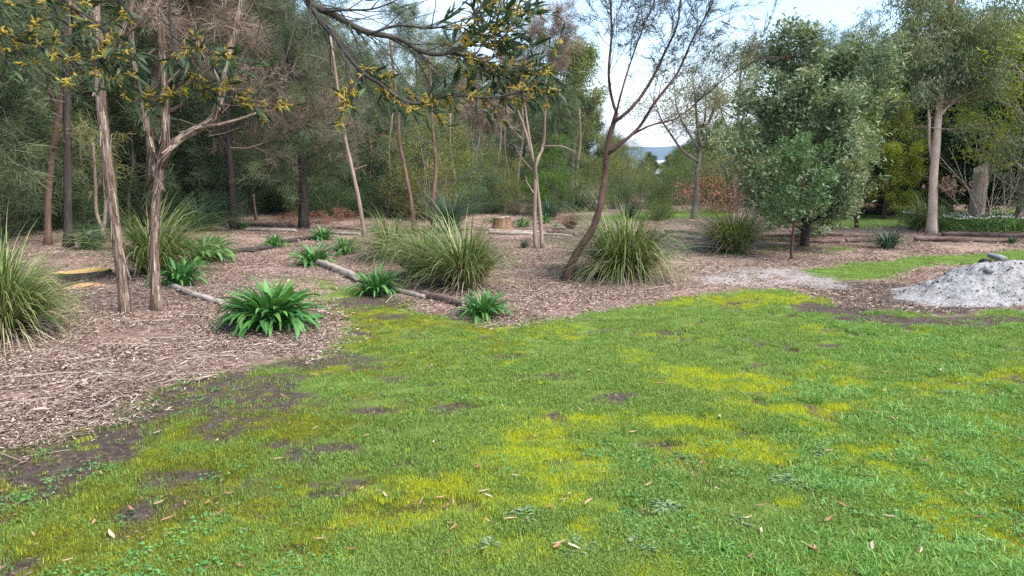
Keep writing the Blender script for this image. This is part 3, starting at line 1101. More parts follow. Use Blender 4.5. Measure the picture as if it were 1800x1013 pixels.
# ------------------------------------------------------------------ the wood on one side: she-oaks, thickets
SH = [sheoak_proto(101, 8.0, 1.9, 62, 'sheoak_needles', per=22), sheoak_proto(102, 7.2, 1.9, 60, 'sheoak_needles', per=22, low=.04), sheoak_proto(103, 6.4, 1.6, 56, 'sheoak_blue', per=22, low=.03)]
WOOD = 'she-oaks in the dark wood'
for i, (px, Yd, s, v) in enumerate([(-130, 13, 1.1, 0), (8, 16.5, 1.05, 1), (-60, 21, 1.2, 0), (120, 20, 1.15, 0), (190, 25, 1.2, 2), (245, 19.5, 1.2, 1), (330, 24, 1.25, 0), (300, 33, 1.4, 1), (60, 29, 1.4, 2),
                                    (455, 29, 1.05, 0), (410, 20.5, 1.0, 2), (600, 27, .84, 2), (655, 34, .74, 0), (735, 30, .92, 1), (790, 27, .62, 2), (570, 37, .93, 0), (160, 38, 1.5, 1), (430, 40, 1.4, 2),
                                    (850, 33, .72, 2), (700, 24, .62, 2), (520, 24, .75, 1), (-220, 18, 1.2, 1), (-180, 28, 1.4, 0), (40, 23, 1.1, 1), (150, 22.5, 1.1, 1), (215, 29, 1.3, 1), (285, 22, 1.0, 2), (370, 27, 1.1, 1), (480, 34, 1.2, 1), (640, 25, .66, 1), (810, 30, .78, 1), (880, 31, .6, 2), (90, 33, 1.4, 1), (260, 41, 1.6, 0), (350, 36, 1.4, 1), (540, 32, .95, 1)]):
    put(SH[v], 'grey green she-oak with wispy drooping needles in the dark wood' if v < 2 else 'paler green she-oak with wispy drooping needles in the dark wood', px, Yd, s, group=WOOD)
put(SH[0], 'she-oak with a dark rough trunk behind the end of the thin log', 535, G(535, 403).y, .86, group=WOOD)

TH = [bush_proto('thicket_shrub', 201, 3.0, 2.2, 70, 260, (.05, .016), 'bush_leaf'), bush_proto('thicket_shrub', 202, 2.6, 1.6, 60, 240, (.045, .018), 'hedge_leaf'),
      bush_proto('wispy_shrub', 203, 2.4, 2.6, 70, 260, (.16, .009), 'sheoak_blue', .3, tpl='strip'), bush_proto('flowering_wattle_shrub', 204, 2.6, 3.2, 80, 230, (.07, .016), 'olive_leaf')]
for i, (px, Yd, s, v) in enumerate([(-80, 19, 1.2, 1), (60, 23, 1.3, 1), (150, 23, 1.1, 2), (235, 26, 1.2, 1), (330, 28, 1.3, 2), (395, 26, 1.1, 0), (470, 26, 1.1, 2), (560, 24, .9, 1), (620, 24, .9, 2), (690, 26, .9, 1),
                                    (300, 40, 2.0, 1), (100, 40, 2.0, 1), (500, 42, 2.0, 1), (650, 42, 1.7, 1), (780, 36, 1.4, 1), (840, 25, .72, 2), (870, 29, 1.1, 1), (905, 24.5, .6, 0), (25, 17.8, .8, 1), (140, 18.5, .75, 1), (200, 19.5, .9, 1), (95, 20, .9, 2), (295, 20, .7, 1), (330, 21, .9, 2), (250, 22, .9, 1), (380, 22.5, .8, 1), (440, 24, .85, 1), (495, 25.5, .9, 1), (-40, 16.5, .9, 2), (590, 22.5, .62, 1), (650, 23, .62, 1), (720, 22.5, .7, 2), (800, 23.5, .75, 1), (850, 26.5, .8, 1), (520, 30, 1.2, 1), (180, 31, 1.5, 1), (30, 30, 1.5, 1), (400, 33, 1.5, 1), (600, 34, 1.3, 1), (720, 35, 1.4, 1)]):
    nm = ['olive green leafy shrub in the undergrowth', 'dark green leafy shrub in the undergrowth', 'wispy grey green shrub in the undergrowth', ''][v]
    put(TH[v], nm + ' of the wood', px, Yd, s, group='undergrowth shrubs of the wood')
put(TH[3], 'olive wattle shrub with yellowish tips behind the slender twin stems', 760, 21.5, .95)
put(TH[3], 'yellowish wattle shrub between the dark trunked she-oak and slender pole tree', 590, 25, .85)
put(TH[3], 'olive shrub with yellowish leaves behind the dark wood trunks', 440, 31, 1.1)
for px, Yd, s in ((825, 26.5, .8), (690, 29, 1.0), (880, 25.5, .62), (540, 30, 1.0), (640, 27.5, .75)):
    put(TH[3], 'yellow green wattle shrub filling the gaps of the wood edge', px, Yd, s, group='yellow green shrubs of the wood edge')

# dry brown twiggy crowns
twp = dict(nseg=[5, 4, 3, 3], wig=[.1, .16, .22, .25], trop=[.06, .05, .03, .0], taper=[.4, .4, .4, .4], nch=[7, 7, 6], t0=[.25, .15, .1], ang=[.65, .7, .75], lr=[.55, .5, .5], rr=[.6, .6, .6], cone=.6, node_all=2)


def twiggy(root, b, seeds, mat, per=3, L=.14, wd=.005):
    """fine twig crown grown from given (point, direction, length, radius)"""
    R, rng = random.Random(len(seeds) * 17 + int(b[0] * 100)), np.random.default_rng(5)
    sk = Skel()
    for p, d, Ln, r in seeds:
        grow(R, sk, Vector(p), Vector(d).normalized(), Ln, r, twp)
    mb = MB()
    sk.wood(mb, rng)
    NP, ND = sk.nodes()
    foliage(mb, rng, NP, ND, per, .02, L, wd, 1.2, .0, 'strip', 0)
    crown_on(root, b, 'twig_crown', mat, mb)


# the two near paperbarks
def flakes(root, b, paths, n, mat, seed):
    rng = np.random.default_rng(seed)
    mb = MB()
    for P, rad in paths:
        m_ = int(n * len(P) / 12)
        i = rng.integers(0, len(P) - 1, m_)
        t = rng.random(m_)
        c = P[i] * (1 - t)[:, None] + P[i + 1] * t[:, None]
        r = rad[i] * (1 - t) + rad[i + 1] * t
        a = rng.random(m_) * 2 * PI
        o = np.stack([np.cos(a), np.sin(a), np.zeros(m_)], 1)
        T = norm(P[i + 1] - P[i])
        D = -T * np.where(rng.random(m_) < .7, 1, -1)[:, None] + o * (.02 + .2 * rng.random(m_) ** 3)[:, None]
        p = c + o * (r * .97)[:, None]
        D = norm(D)
        Sd = np.cross(D, o)
        L, w = rng.uniform(.05, .22, m_), rng.uniform(.003, .011, m_)
        V = np.stack([p - Sd * w[:, None], p + Sd * w[:, None], p + D * L[:, None] + Sd * (w * .6)[:, None], p + D * L[:, None] - Sd * (w * .6)[:, None]], 1)
        base = (np.arange(m_) * 4)[:, None]
        mb.add(V.reshape(-1, 3), base + np.array([[0, 1, 2, 3]]), None, np.repeat(rng.random(m_), 4))
    obj('bark_flakes', mb.mesh('bark_flakes', False, b), mat, root)


leaf_mat('flake', [(.08, .052, .038), (.16, .107, .077), (.27, .195, .145), (.46, .37, .29)], .85, .1, .05)
r_, b_, pp_ = explicit_tree('paperbark_tree', 'tall paperbark with one leaning flaky trunk beside the fresh orange stump', 'tree', (221, 553),
                            [([(221, 553), (214, 480), (203, 400), (192, 310), (182, 220), (174, 130), (168, 0), (160, -140)], 9, 6.5),
                             ([(176, 150), (215, 60), (260, -60)], 6, 3), ([(171, 60), (120, 0), (60, -80)], 5, 3)], 'paperbark', rough=.16, flare=1.35, seed=3)
flakes(r_, b_, pp_, 600, 'flake', 4)
twiggy(r_, b_, [(tuple(pp_[0][0][-9]), (.5, .2, .8), 1.5, .02), (tuple(pp_[0][0][-5]), (-.6, .3, .6), 1.4, .02), (tuple(pp_[0][0][-3]), (.7, -.2, .5), 1.4, .02), (tuple(pp_[1][0][-2]), (.6, .1, .4), 1.2, .015)], 'dry_twigs', 2)
r_, b_, pp_ = explicit_tree('paperbark_tree', 'forked paperbark with flaky trunk and a limb bending out over the agapanthus', 'tree', (276, 548),
                            [([(276, 548), (272, 470), (272, 400), (278, 330), (284, 285), (290, 240), (290, 190), (286, 100), (280, -20), (275, -120)], 8, 4.2),
                             ([(285, 290), (298, 262), (322, 240), (350, 225), (378, 205), (388, 175), (398, 120), (415, 40), (430, -60)], 7.5, 3.5),
                             ([(279, 320), (268, 285), (262, 235), (250, 190), (238, 120), (225, 20)], 5.5, 3),
                             ([(350, 226), (400, 215), (450, 200)], 3, 1.5)], 'paperbark', rough=.16, flare=1.5, seed=13)
flakes(r_, b_, pp_, 420, 'flake', 6)
sd = []
for P_, i_ in ((pp_[1][0], -4), (pp_[1][0], -9), (pp_[1][0], -14), (pp_[0][0], -8), (pp_[2][0], -6), (pp_[0][0], -12)):
    sd.append((tuple(P_[i_]), (random.Random(i_).uniform(-.3, .8), .2, .5), 1.3, .017))
twiggy(r_, b_, sd, 'dry_twigs', 2)

# brown twiggy melaleuca standing behind it, and the one by the far stump
MEL = thing('melaleuca_tree', 'large dry brown twiggy melaleuca hanging over the wood edge', 'tree', Gh(262, 398))
b_ = MEL.location.copy()
mb = MB()
P1 = limb_path([(258, 398), (262, 330), (266, 250), (270, 170), (285, 90), (300, 0), (310, -80)], b_.y, .1, 2)
P1[0] = (b_.x, b_.y, -.05)
P2 = limb_path([(266, 250), (300, 180), (345, 110), (400, 40), (430, -30)], b_.y, .3, 5)
P3 = limb_path([(290, 200), (350, 170), (410, 140), (460, 120)], b_.y, .3, 6)
kk = b_.y / FPX
for P_, a_, c_ in ((P1, 9, 4), (P2, 5, 2.5), (P3, 4, 2)):
    mb.add(*tube(P_, np.linspace(a_ * kk, c_ * kk, len(P_)), 8, np.random.default_rng(3), .1))
obj('trunk', mb.mesh('trunk', True, b_), 'red_bark', MEL)
sd = []
R_ = random.Random(77)
for (px_, py_) in ((330, 90), (370, 60), (410, 110), (440, 150), (400, 170), (460, 190), (370, 140), (450, 100), (350, 30), (420, 20), (330, 150), (480, 240), (430, 250), (470, 50), (390, 230), (500, 190), (440, 200), (500, 130), (380, 100), (340, 200), (520, 230), (450, 280)):
    p_ = at(px_ - 25, py_ + 10, b_.y + R_.uniform(-2.2, .2))
    sd.append((tuple(p_), (.7, R_.uniform(-.5, .5), R_.uniform(-.3, .45)), 1.9, .012))
twiggy(MEL, b_, sd, 'dry_twigs', 1, .2, .0055)

r_, b_, pp_ = explicit_tree('paperbark_tree', 'slim pale twin stemmed paperbark with a pinkish twig crown near the far stump', 'tree', (943, 440),
                            [([(941, 440), (940, 370), (941, 310), (938, 290), (925, 235), (905, 180), (890, 120)], 5, 2), ([(953, 438), (950, 380), (944, 325), (942, 290), (955, 255), (958, 200), (962, 130), (968, 60)], 4.6, 1.8),
                             ([(939, 292), (928, 225), (921, 170), (912, 110)], 3, 1.2), ([(936, 300), (915, 275), (905, 255)], 2, 1), ([(938, 340), (926, 320), (925, 312)], 1.8, 1.2),
                             ([(954, 257), (990, 258), (1015, 270)], 1.5, .7), ([(920, 220), (895, 255 - 30), (870, 255 - 45)], 1.5, .7)], 'pale_bark', rough=.12, flare=1.2, seed=23, slim=.78)
R_ = random.Random(7)
sd = [(tuple(at(px_, py_, b_.y + R_.uniform(-.5, .5))), (R_.uniform(-.8, .1), R_.uniform(-.5, .5), .25), .95, .008) for px_, py_ in ((915, 230), (905, 200), (918, 245), (900, 222), (930, 190), (905, 165))]
sd += [(tuple(at(px_, py_, b_.y)), (R_.uniform(-.2, .5), R_.uniform(-.5, .5), .7), .9, .007) for px_, py_ in ((960, 180), (963, 110), (910, 120))]
twiggy(r_, b_, sd, 'dry_twigs', 2, .13, .0045)

def wispy_top(root, b, paths, seed=0, n=20):
    """thin branches and loose needles on the upper half of a slender trunk"""
    R, rng = random.Random(seed), np.random.default_rng(seed)
    P, _ = paths[0]
    sk = Skel()
    par = dict(nseg=[5, 3], wig=[.14, .2], trop=[.05, .0], taper=[.35, .4], nch=[6], t0=[.2], ang=[.7], lr=[.45], rr=[.6], cone=.5, node_all=0)
    m_ = len(P)
    k = b.y / 14.0
    for i in range(n):
        t = .45 + .55 * ((i + R.random()) / n) ** .8
        j = min(m_ - 2, int(t * (m_ - 1)))
        az, e = R.random() * 6.28, R.uniform(.1, 1.1)
        grow(R, sk, Vector(P[j]).lerp(Vector(P[j + 1]), R.random()), Vector((math.cos(az) * math.cos(e), math.sin(az) * math.cos(e), math.sin(e))), k * R.uniform(.4, .95), .007, par)
    mb = MB()
    sk.wood(mb, rng)
    crown_on(root, b, 'twigs', 'grey_bark', mb)
    NP, ND = sk.nodes()
    mb = MB()
    foliage(mb, rng, NP, ND, 5, .05, .17, .008, .8, .3, 'strip', 0, keep=.6)
    crown_on(root, b, 'crown', ('olive_leaf', 'sheoak_needles')[seed % 2], mb)


# slender trunks of the wood edge
for lab, base, limbs, bark in (
        ('thin brown trunk with a side fork in the wood beside the large mat rush', (84, 432), [([(84, 432), (85, 350), (92, 270), (104, 200), (116, 130), (120, 40), (118, -40)], 7, 4), ([(94, 265), (112, 235), (150, 222)], 3, 1.5), ([(105, 200), (88, 160), (60, 130)], 2.5, 1)], 'red_bark'),
        ('dark straight trunk in the wood behind the fresh orange stump', (121, 436), [([(121, 436), (119, 340), (118, 220), (115, 60), (114, -40)], 9, 6)], 'dark_bark'),
        ('very dark thick trunk in the wood behind the large mat rush', (12, 408), [([(12, 408), (9, 300), (4, 150), (0, -20)], 14, 10)], 'dark_bark'),
        ('pale twin stemmed trunk behind the leaning paperbark', (180, 424), [([(180, 424), (181, 405), (170, 375), (168, 320), (163, 250)], 4.5, 2.5), ([(182, 408), (186, 360), (183, 310), (190, 240)], 4, 2)], 'pale_bark'),
        ('reddish slim trunk behind the bluish rush', (362, 352), [([(362, 352), (365, 300), (364, 240), (368, 120), (370, 20)], 4.5, 3)], 'red_bark'),
        ('thin grey trunk next to the reddish slim trunk', (346, 350), [([(346, 350), (347, 300), (349, 220), (345, 120)], 3, 2)], 'grey_bark'),
        ('dark trunk standing at the end of the thin dark log', (411, 403), [([(411, 403), (409, 340), (404, 270), (400, 180), (395, 60)], 7.5, 5), ([(405, 290), (396, 255), (380, 230)], 3, 1.2)], 'dark_bark'),
        ('slender brown pole tree leaning beside the round mat rushes', (641, 416), [([(641, 416), (634, 370), (622, 310), (608, 250), (600, 205), (590, 130), (580, 60)], 4.6, 2.5), ([(619, 300), (645, 290)], 1.6, .6), ([(605, 240), (580, 215)], 1.3, .5)], 'pale_bark'),
        ('slender reddish trunk rising out of the round mat rushes', (729, 408), [([(729, 408), (722, 350), (710, 290), (702, 250), (700, 200), (692, 130), (685, 60)], 5, 2.5), ([(703, 255), (675, 238), (655, 240)], 1.6, .6)], 'red_bark'),
        ('second slender reddish trunk with small limbs rising out of the mat rushes', (760, 408), [([(760, 408), (761, 350), (766, 300), (762, 240), (758, 180), (754, 90)], 4.8, 2.2), ([(765, 300), (745, 285), (728, 285)], 1.4, .6)], 'red_bark'),
        ('thin grey crooked stem behind the reddish trunks', (737, 385), [([(737, 385), (740, 340), (735, 290), (742, 240)], 3, 1.6)], 'grey_bark')):
    wispy_top(*explicit_tree('slender_tree', lab, 'tree', base, limbs, bark, seed=int(base[0]), slim=.8), seed=int(base[0]))
for i_, (px_, py_, tx_, ty_, r0_) in enumerate(((800, 380, 792, 200, 2.4), (870, 372, 880, 190, 2.6), (895, 370, 888, 210, 2.0), (912, 368, 918, 180, 2.4), (680, 385, 690, 200, 2.2), (655, 380, 648, 220, 1.8), (575, 378, 566, 190, 2.4), (480, 375, 486, 170, 3), (300, 372, 306, 170, 3), (1015, 365, 1018, 190, 3.2), (985, 366, 978, 230, 2.2), (450, 385, 440, 210, 2.2), (148, 402, 142, 200, 3), (228, 400, 232, 240, 3), (50, 405, 44, 180, 4))):
    r_, b_, pp_ = explicit_tree('slim_stem_tree', 'slim straight %s stem standing among the shrubs of the wood' % ('pale brown', 'grey', 'reddish')[i_ % 3], 'tree', (px_, py_), [([(px_, py_), ((px_ * 2 + tx_) / 3 + 3 * (-1) ** i_, (py_ * 2 + ty_) / 3), ((px_ + tx_ * 2) / 3 - 3 * (-1) ** i_, (py_ + ty_ * 2) / 3), (tx_, ty_)], r0_, r0_ * .5)], ('pale_bark', 'grey_bark', 'red_bark')[i_ % 3], group='slim stems in the wood', seed=500 + i_)
    wispy_top(r_, b_, pp_, seed=500 + i_, n=9)
r_, b_, pp_ = explicit_tree('dead_sapling', 'small bare grey sapling with forked twigs in front of the wispy trees', 'tree', (830, 372),
                            [([(830, 372), (832, 320), (837, 285), (838, 272), (843, 235), (842, 190)], 3, 1), ([(838, 272), (850, 250), (853, 238)], 1.6, .6), ([(838, 275), (856, 270), (863, 258)], 1.2, .5), ([(837, 270), (830, 250), (828, 220)], 1.2, .5)], 'grey_bark', seed=31)

# ------------------------------------------------------------------ the leaning feathery tree in the open
limbs = [([(993, 492), (1014, 445), (1040, 405), (1056, 360), (1063, 310), (1066, 270), (1076, 225), (1084, 198)], 8.2, 4.6),
         ([(1084, 200), (1076, 175), (1070, 130), (1075, 60), (1073, 0), (1070, -60)], 3.0, 1.4),
         ([(1083, 200), (1093, 160), (1110, 105), (1130, 50), (1150, 5), (1160, -40)], 2.1, .9),
         ([(1080, 215), (1110, 190), (1140, 150), (1165, 100), (1190, 45), (1196, 0), (1200, -50)], 3.3, 1.4),
         ([(1070, 270), (1095, 250), (1125, 222), (1150, 182), (1190, 130), (1215, 75), (1245, 20), (1262, -20)], 3.6, 1.2),
         ([(1072, 258), (1095, 247), (1140, 222), (1190, 208), (1225, 180), (1260, 150), (1300, 120), (1335, 92)], 2.2, .7)]
r_, b_, pp_ = explicit_tree('she_oak_sapling', 'open leaning tree with upswept limbs and sparse feathery foliage against the sky', 'tree', (993, 492), limbs, 'brown_bark', rough=.1, flare=1.25, jit=.25, seed=41, slim=.9)
R_, rng_ = random.Random(5), np.random.default_rng(5)
fsk = Skel()
fpar = dict(nseg=[4, 3], wig=[.13, .2], trop=[.06, .0], taper=[.35, .4], nch=[6], t0=[.2], ang=[.6], lr=[.5], rr=[.6], cone=.5, node_all=1)
for li, (P_, rad_) in enumerate(pp_[1:]):
    n_ = len(P_)
    for k in range(15):
        t = .3 + .7 * (k + R_.random()) / 15
        i = min(n_ - 2, int(t * (n_ - 1)))
        q = Vector(P_[i])
        d = Vector(P_[i + 1] - P_[i]).normalized()
        grow(R_, fsk, q, turn(R_, d, R_.uniform(.35, .8)), R_.uniform(.4, 1.0), .006, fpar)
mb = MB()
fsk.wood(mb, rng_)
NP, ND = fsk.nodes()
crown_on(r_, b_, 'twigs', 'brown_bark', mb)
w_ = sstep(2.4, 3.6, NP[:, 2]) * .85 + .08
s_ = rng_.random(len(NP)) < w_
mb = MB()
foliage(mb, rng_, NP[s_], ND[s_], 7, .012, .12, .0065, 1.3, .15, 'strip', 0)
crown_on(r_, b_, 'crown', 'feather_leaf', mb)

# ------------------------------------------------------------------ the two wattles on the open side
wpar = dict(nseg=[5, 4, 3], wig=[.1, .16, .2], trop=[.08, .06, .05], taper=[.35, .4, .4], nch=[7, 6], t0=[.2, .15], ang=[.6, .7], lr=[.5, .5], rr=[.55, .6], cone=.5, node_all=1)
WT = leafy_proto('wattle_tree', 301, 3.75, 1.5, .35, .085, wpar, (.105, .036), 'dark_bark', 'wattle_leaf', 8, .1, .5, .05, 27, extra=('bud', .5, .05, .018, 7, 'flower_buds'), up=(.1, .95), irr=(.45, 1.35))
put(WT, 'dense round dark green wattle full of pale buds behind the slim sapling', 1416, 14.8, (1.28, 1.15, .98), .7)
fpar2 = dict(nseg=[4, 3], wig=[.1, .16], trop=[.07, .03], taper=[.35, .4], nch=[5], t0=[.25], ang=[.7], lr=[.5], rr=[.55], cone=.5, node_all=0)
FW = leafy_proto('wattle_sapling', 302, 2.35, .72, .62, .034, fpar2, (.12, .042), 'brown_bark', 'wattle_front_leaf', 9, .07, .55, .1, 20, up=(.15, .9))
put(FW, 'slim wattle sapling with bright green broad leaves on a thin stem', 1395, G(1395, 456).y, .86, 2.0)

# ------------------------------------------------------------------ the gum tree on the open side
r_, b_, pp_ = explicit_tree('gum_tree', 'pinkish smooth trunked gum tree with a drooping grey green crown by the daisies', 'tree', (1637, 412),
                            [([(1637, 412), (1640, 360), (1641, 310), (1646, 260), (1650, 200), (1656, 150), (1664, 100), (1672, 40), (1680, -30)], 8, 3.2),
                             ([(1643, 300), (1634, 250), (1633, 200), (1625, 150), (1600, 90)], 3, 1.2), ([(1651, 205), (1680, 175), (1715, 160)], 3, 1), ([(1655, 150), (1625, 100), (1590, 70), (1570, 60)], 3, 1),
                             ([(1664, 100), (1700, 60), (1730, 30)], 3, 1), ([(1668, 70), (1640, 30), (1610, 0)], 2.5, 1), ([(1656, 160), (1690, 120), (1735, 100)], 2.5, 1)], 'gum_bark', rough=.05, flare=1.5, seed=51)
R_, rng_ = random.Random(8), np.random.default_rng(8)
gsk = Skel()
gpar = dict(nseg=[4, 3], wig=[.14, .2], trop=[.02, -.08], taper=[.35, .4], nch=[6], t0=[.2], ang=[.7], lr=[.55], rr=[.6], cone=.4, node_all=1)
for li, (P_, rad_) in enumerate(pp_):
    n_ = len(P_)
    for k in range(16 if li == 0 else 11):
        t = (.55 if li == 0 else .3) + (.45 if li == 0 else .7) * (k + R_.random()) / (16 if li == 0 else 11)
        i = min(n_ - 2, int(t * (n_ - 1)))
        az = R_.random() * 6.28
        grow(R_, gsk, Vector(P_[i]), Vector((math.cos(az), math.sin(az), R_.uniform(-.1, .8))).normalized(), R_.uniform(.6, 1.25), .012, gpar)
mb = MB()
gsk.wood(mb, rng_)
crown_on(r_, b_, 'twigs', 'gum_bark', mb)
NP, ND = gsk.nodes()
mb = MB()
foliage(mb, rng_, NP, ND, 15, .1, .12, .022, .3, .8, 'leaf', 0)
crown_on(r_, b_, 'crown', 'gum_leaf', mb)
mb = MB()
c_ = at(1668, 322, b_.y - .1)
foliage(mb, rng_, np.array([tuple(c_)]) + rng_.normal(0, 1, (30, 3)) * np.array([.16, .12, .1]), np.tile([.4, 0, -.5], (30, 1)), 5, .03, .13, .05, .5, .5, 'leaf', 0)
crown_on(r_, b_, 'dead_leaves', 'dead_leaf', mb)

# ------------------------------------------------------------------ trees and hedge behind
hpar = dict(nseg=[5, 4, 3], wig=[.1, .16, .2], trop=[.06, .05, .02], taper=[.35, .4, .4], nch=[6, 6], t0=[.2, .15], ang=[.65, .7], lr=[.5, .5], rr=[.55, .6], cone=.4, node_all=1)
HD = [leafy_proto('evergreen_tree', 401, 5.2, 2.0, .3, .12, hpar, (.1, .038), 'dark_bark', 'hedge_leaf', 16, .15, .5, .1, 30, up=(-.2, 1.0)),
      leafy_proto('evergreen_tree', 402, 4.6, 1.7, .25, .11, hpar, (.09, .03), 'dark_bark', 'bush_leaf', 16, .15, .5, .1, 28, up=(-.2, 1.0))]
GD = leafy_proto('golden_cypress', 403, 4.0, 1.2, .3, .09, hpar, (.1, .022), 'brown_bark', 'gold_leaf', 9, .07, .8, .0, 22, up=(.1, 1.0))
for px, Yd, s, v in ((1475, 27, .92, 0), (1540, 25, .98, 0), (1600, 27, 1.05, 0), (1665, 25, 1.0, 0), (1730, 24, 1.05, 0), (1800, 23, 1.1, 0), (1880, 22, 1.2, 0), (1960, 21, 1.2, 0), (1440, 31, .95, 1), (1570, 33, 1.1, 1), (1690, 32, 1.3, 1), (1830, 30, 1.4, 1), (1380, 33, .95, 1), (2060, 20, 1.3, 0)):
    put(HD[v], 'dense dark evergreen tree in the screen behind the far lawn' if v == 0 else 'tall olive evergreen tree standing behind the screen of the far lawn', px, Yd, s, group='evergreen screen behind the lawn')
for px, Yd, s, v in ((850, 48, 1.2, 1), (920, 50, 1.25, 0), (980, 47, 1.2, 1), (1030, 50, .9, 0), (1078, 55, .7, 1), (1200, 52, .62, 1), (1245, 47, .75, 0), (1300, 50, .95, 1), (1350, 46, .95, 0), (1410, 48, 1.0, 1), (1140, 62, .45, 0), (1175, 60, .5, 1), (790, 50, 1.4, 0), (720, 52, 1.4, 1), (640, 50, 1.4, 0),
                   (1480, 44, 1.3, 0), (1540, 46, 1.4, 1), (1620, 42, 1.4, 0), (1720, 42, 1.5, 1), (1820, 40, 1.5, 0)):
    put(HD[v], 'far evergreen tree in the belt beyond the garden' if v == 0 else 'far olive green tree in the belt beyond the garden', px, Yd, s, group='tree belt beyond the garden')
put(GD, 'golden yellow cypress beside the dense round wattle', 1553, 22.5, .9)
put(GD, 'golden yellow cypress behind the tall weathered stump', 1612, 23.5, .62)
put(SH[2], 'upright grey she-oak with pointed shoots behind the dense wattle', 1475, 24.5, .82)
yw = leafy_proto('flowering_wattle', 404, 6.2, 2.3, 1.2, .13, hpar, (.1, .03), 'grey_bark', 'gold_leaf', 8, .12, .5, .2, 22, keep=.85, up=(.1, 1.1))
put(yw, 'tall wattle covered in yellow bloom above the tall weathered stump', 1790, 18, 1.12, 1.0)
gw = leafy_proto('weeping_gum', 405, 4.6, 1.5, 1.0, .1, gpar | dict(nseg=[5, 4], nch=[7]), (.14, .022), 'grey_bark', 'gum_leaf', 12, .12, .3, .9, 26, up=(-.1, .9))
put(gw, 'weeping grey green gum at the edge of the daisy bed', 1868, 15.5, .85, .4)
GF = leafy_proto('gum_tree', 406, 6.6, 1.9, 2.0, .15, hpar | dict(nch=[6, 7]), (.12, .04), 'grey_bark', 'gum_far', 11, .17, .4, .3, 12, up=(.3, 1.3))
put(GF, 'tall yellow green gum with billowing crown behind the twin stemmed paperbark', 1003, 30, .93, 2.2)
put(GF, 'olive gum rising behind the wispy trees at the wood end', 905, 36, .8, .3)
put(SH[2], 'dark topped she-oak showing above the twin stemmed paperbark', 955, 33, 1.02)
put(SH[1], 'grey she-oak beside the yellow green gum', 985, 27, .5)
LM = bush_proto('lime_shrub', 407, 1.6, 2.6, 50, 240, (.07, .013), 'lime_leaf', -.2, tpl='strip', spread=.12)
put(LM, 'bright lime green feathery shrub behind the twin stemmed paperbark', 967, 24, .95)
OL = bush_proto('pale_shrub', 408, 2.4, 2.6, 60, 220, (.06, .017), 'gum_far', 0)
for px, Yd, s, lab in ((1092, 31, 1.0, 'yellowish green rounded shrub just behind the leaning tree'), (1068, 35, 1.1, 'taller yellowish green shrub behind the leaning tree'), (1122, 44, .8, 'rounded distant shrub below the blue hill')):
    put(OL, lab, px, Yd, s)
for px, Yd, s, v, lab in ((1040, 26, .62, 0, 'low olive shrub'), (1075, 27.5, .7, 1, 'low dark shrub'), (1120, 28, .62, 0, 'low olive shrub'), (1160, 31, .72, 1, 'low dark shrub'), (1195, 30, .9, 0, 'low olive shrub'),
                          (1150, 38, .8, 0, 'low olive shrub'), (1240, 32, 1.15, 0, 'low olive shrub'), (1285, 30, 1.0, 1, 'low dark shrub'), (1330, 29, 1.15, 0, 'low olive shrub'), (1000, 25, .55, 1, 'low dark shrub'), (960, 26, .6, 0, 'low olive shrub'),
                          (1225, 42, 1.2, 1, 'low dark shrub'), (1300, 40, 1.4, 1, 'low dark shrub'), (1095, 42, .9, 1, 'low dark shrub')):
    put(TH[v], lab + ' in the border across the middle of the garden', px, Yd, s, group='shrubs of the middle border')
# the spreading olive tree of the middle
r_, b_, pp_ = explicit_tree('spreading_tree', 'open spreading tree with a dark trunk and thin olive foliage by the rust red shrub', 'tree', (1219, 386),
                            [([(1219, 386), (1224, 340), (1226, 300), (1230, 265), (1234, 250)], 5, 3.6), ([(1231, 258), (1225, 215), (1222, 170), (1215, 120)], 3, 1), ([(1233, 255), (1246, 215), (1260, 180), (1275, 140)], 3, 1),
                             ([(1228, 285), (1200, 265), (1178, 235), (1160, 205), (1150, 170)], 2.6, .8), ([(1230, 265), (1205, 225), (1190, 190), (1185, 150)], 2.4, .8), ([(1229, 300), (1265, 300), (1300, 290)], 1.5, .6), ([(1234, 250), (1240, 200), (1240, 150)], 2.4, .8)], 'grey_bark', rough=.08, flare=1.4, jit=.5, seed=61)
R_, rng_ = random.Random(9), np.random.default_rng(9)
osk = Skel()
for li, (P_, rad_) in enumerate(pp_[1:]):
    n_ = len(P_)
    for k in range(14):
        t = .35 + .65 * (k + R_.random()) / 14
        i = min(n_ - 2, int(t * (n_ - 1)))
        az = R_.random() * 6.28
        grow(R_, osk, Vector(P_[i]), Vector((math.cos(az), math.sin(az), R_.uniform(-.1, 1.0))).normalized(), R_.uniform(.6, 1.3), .01, gpar)
mb = MB()
osk.wood(mb, rng_)
crown_on(r_, b_, 'twigs', 'grey_bark', mb)
NP, ND = osk.nodes()
mb = MB()
foliage(mb, rng_, NP, ND, 7, .12, .085, .02, .5, .3, 'leaf', 0, keep=.85)
crown_on(r_, b_, 'crown', 'olive_leaf', mb)
put(leafy_proto('olive_tree', 409, 5.6, 2.0, 1.6, .12, hpar, (.08, .022), 'grey_bark', 'olive_leaf', 7, .14, .5, .3, 14, keep=.8), 'brownish olive tree behind the spreading tree', 1288, 26, 1.02, 1.2)
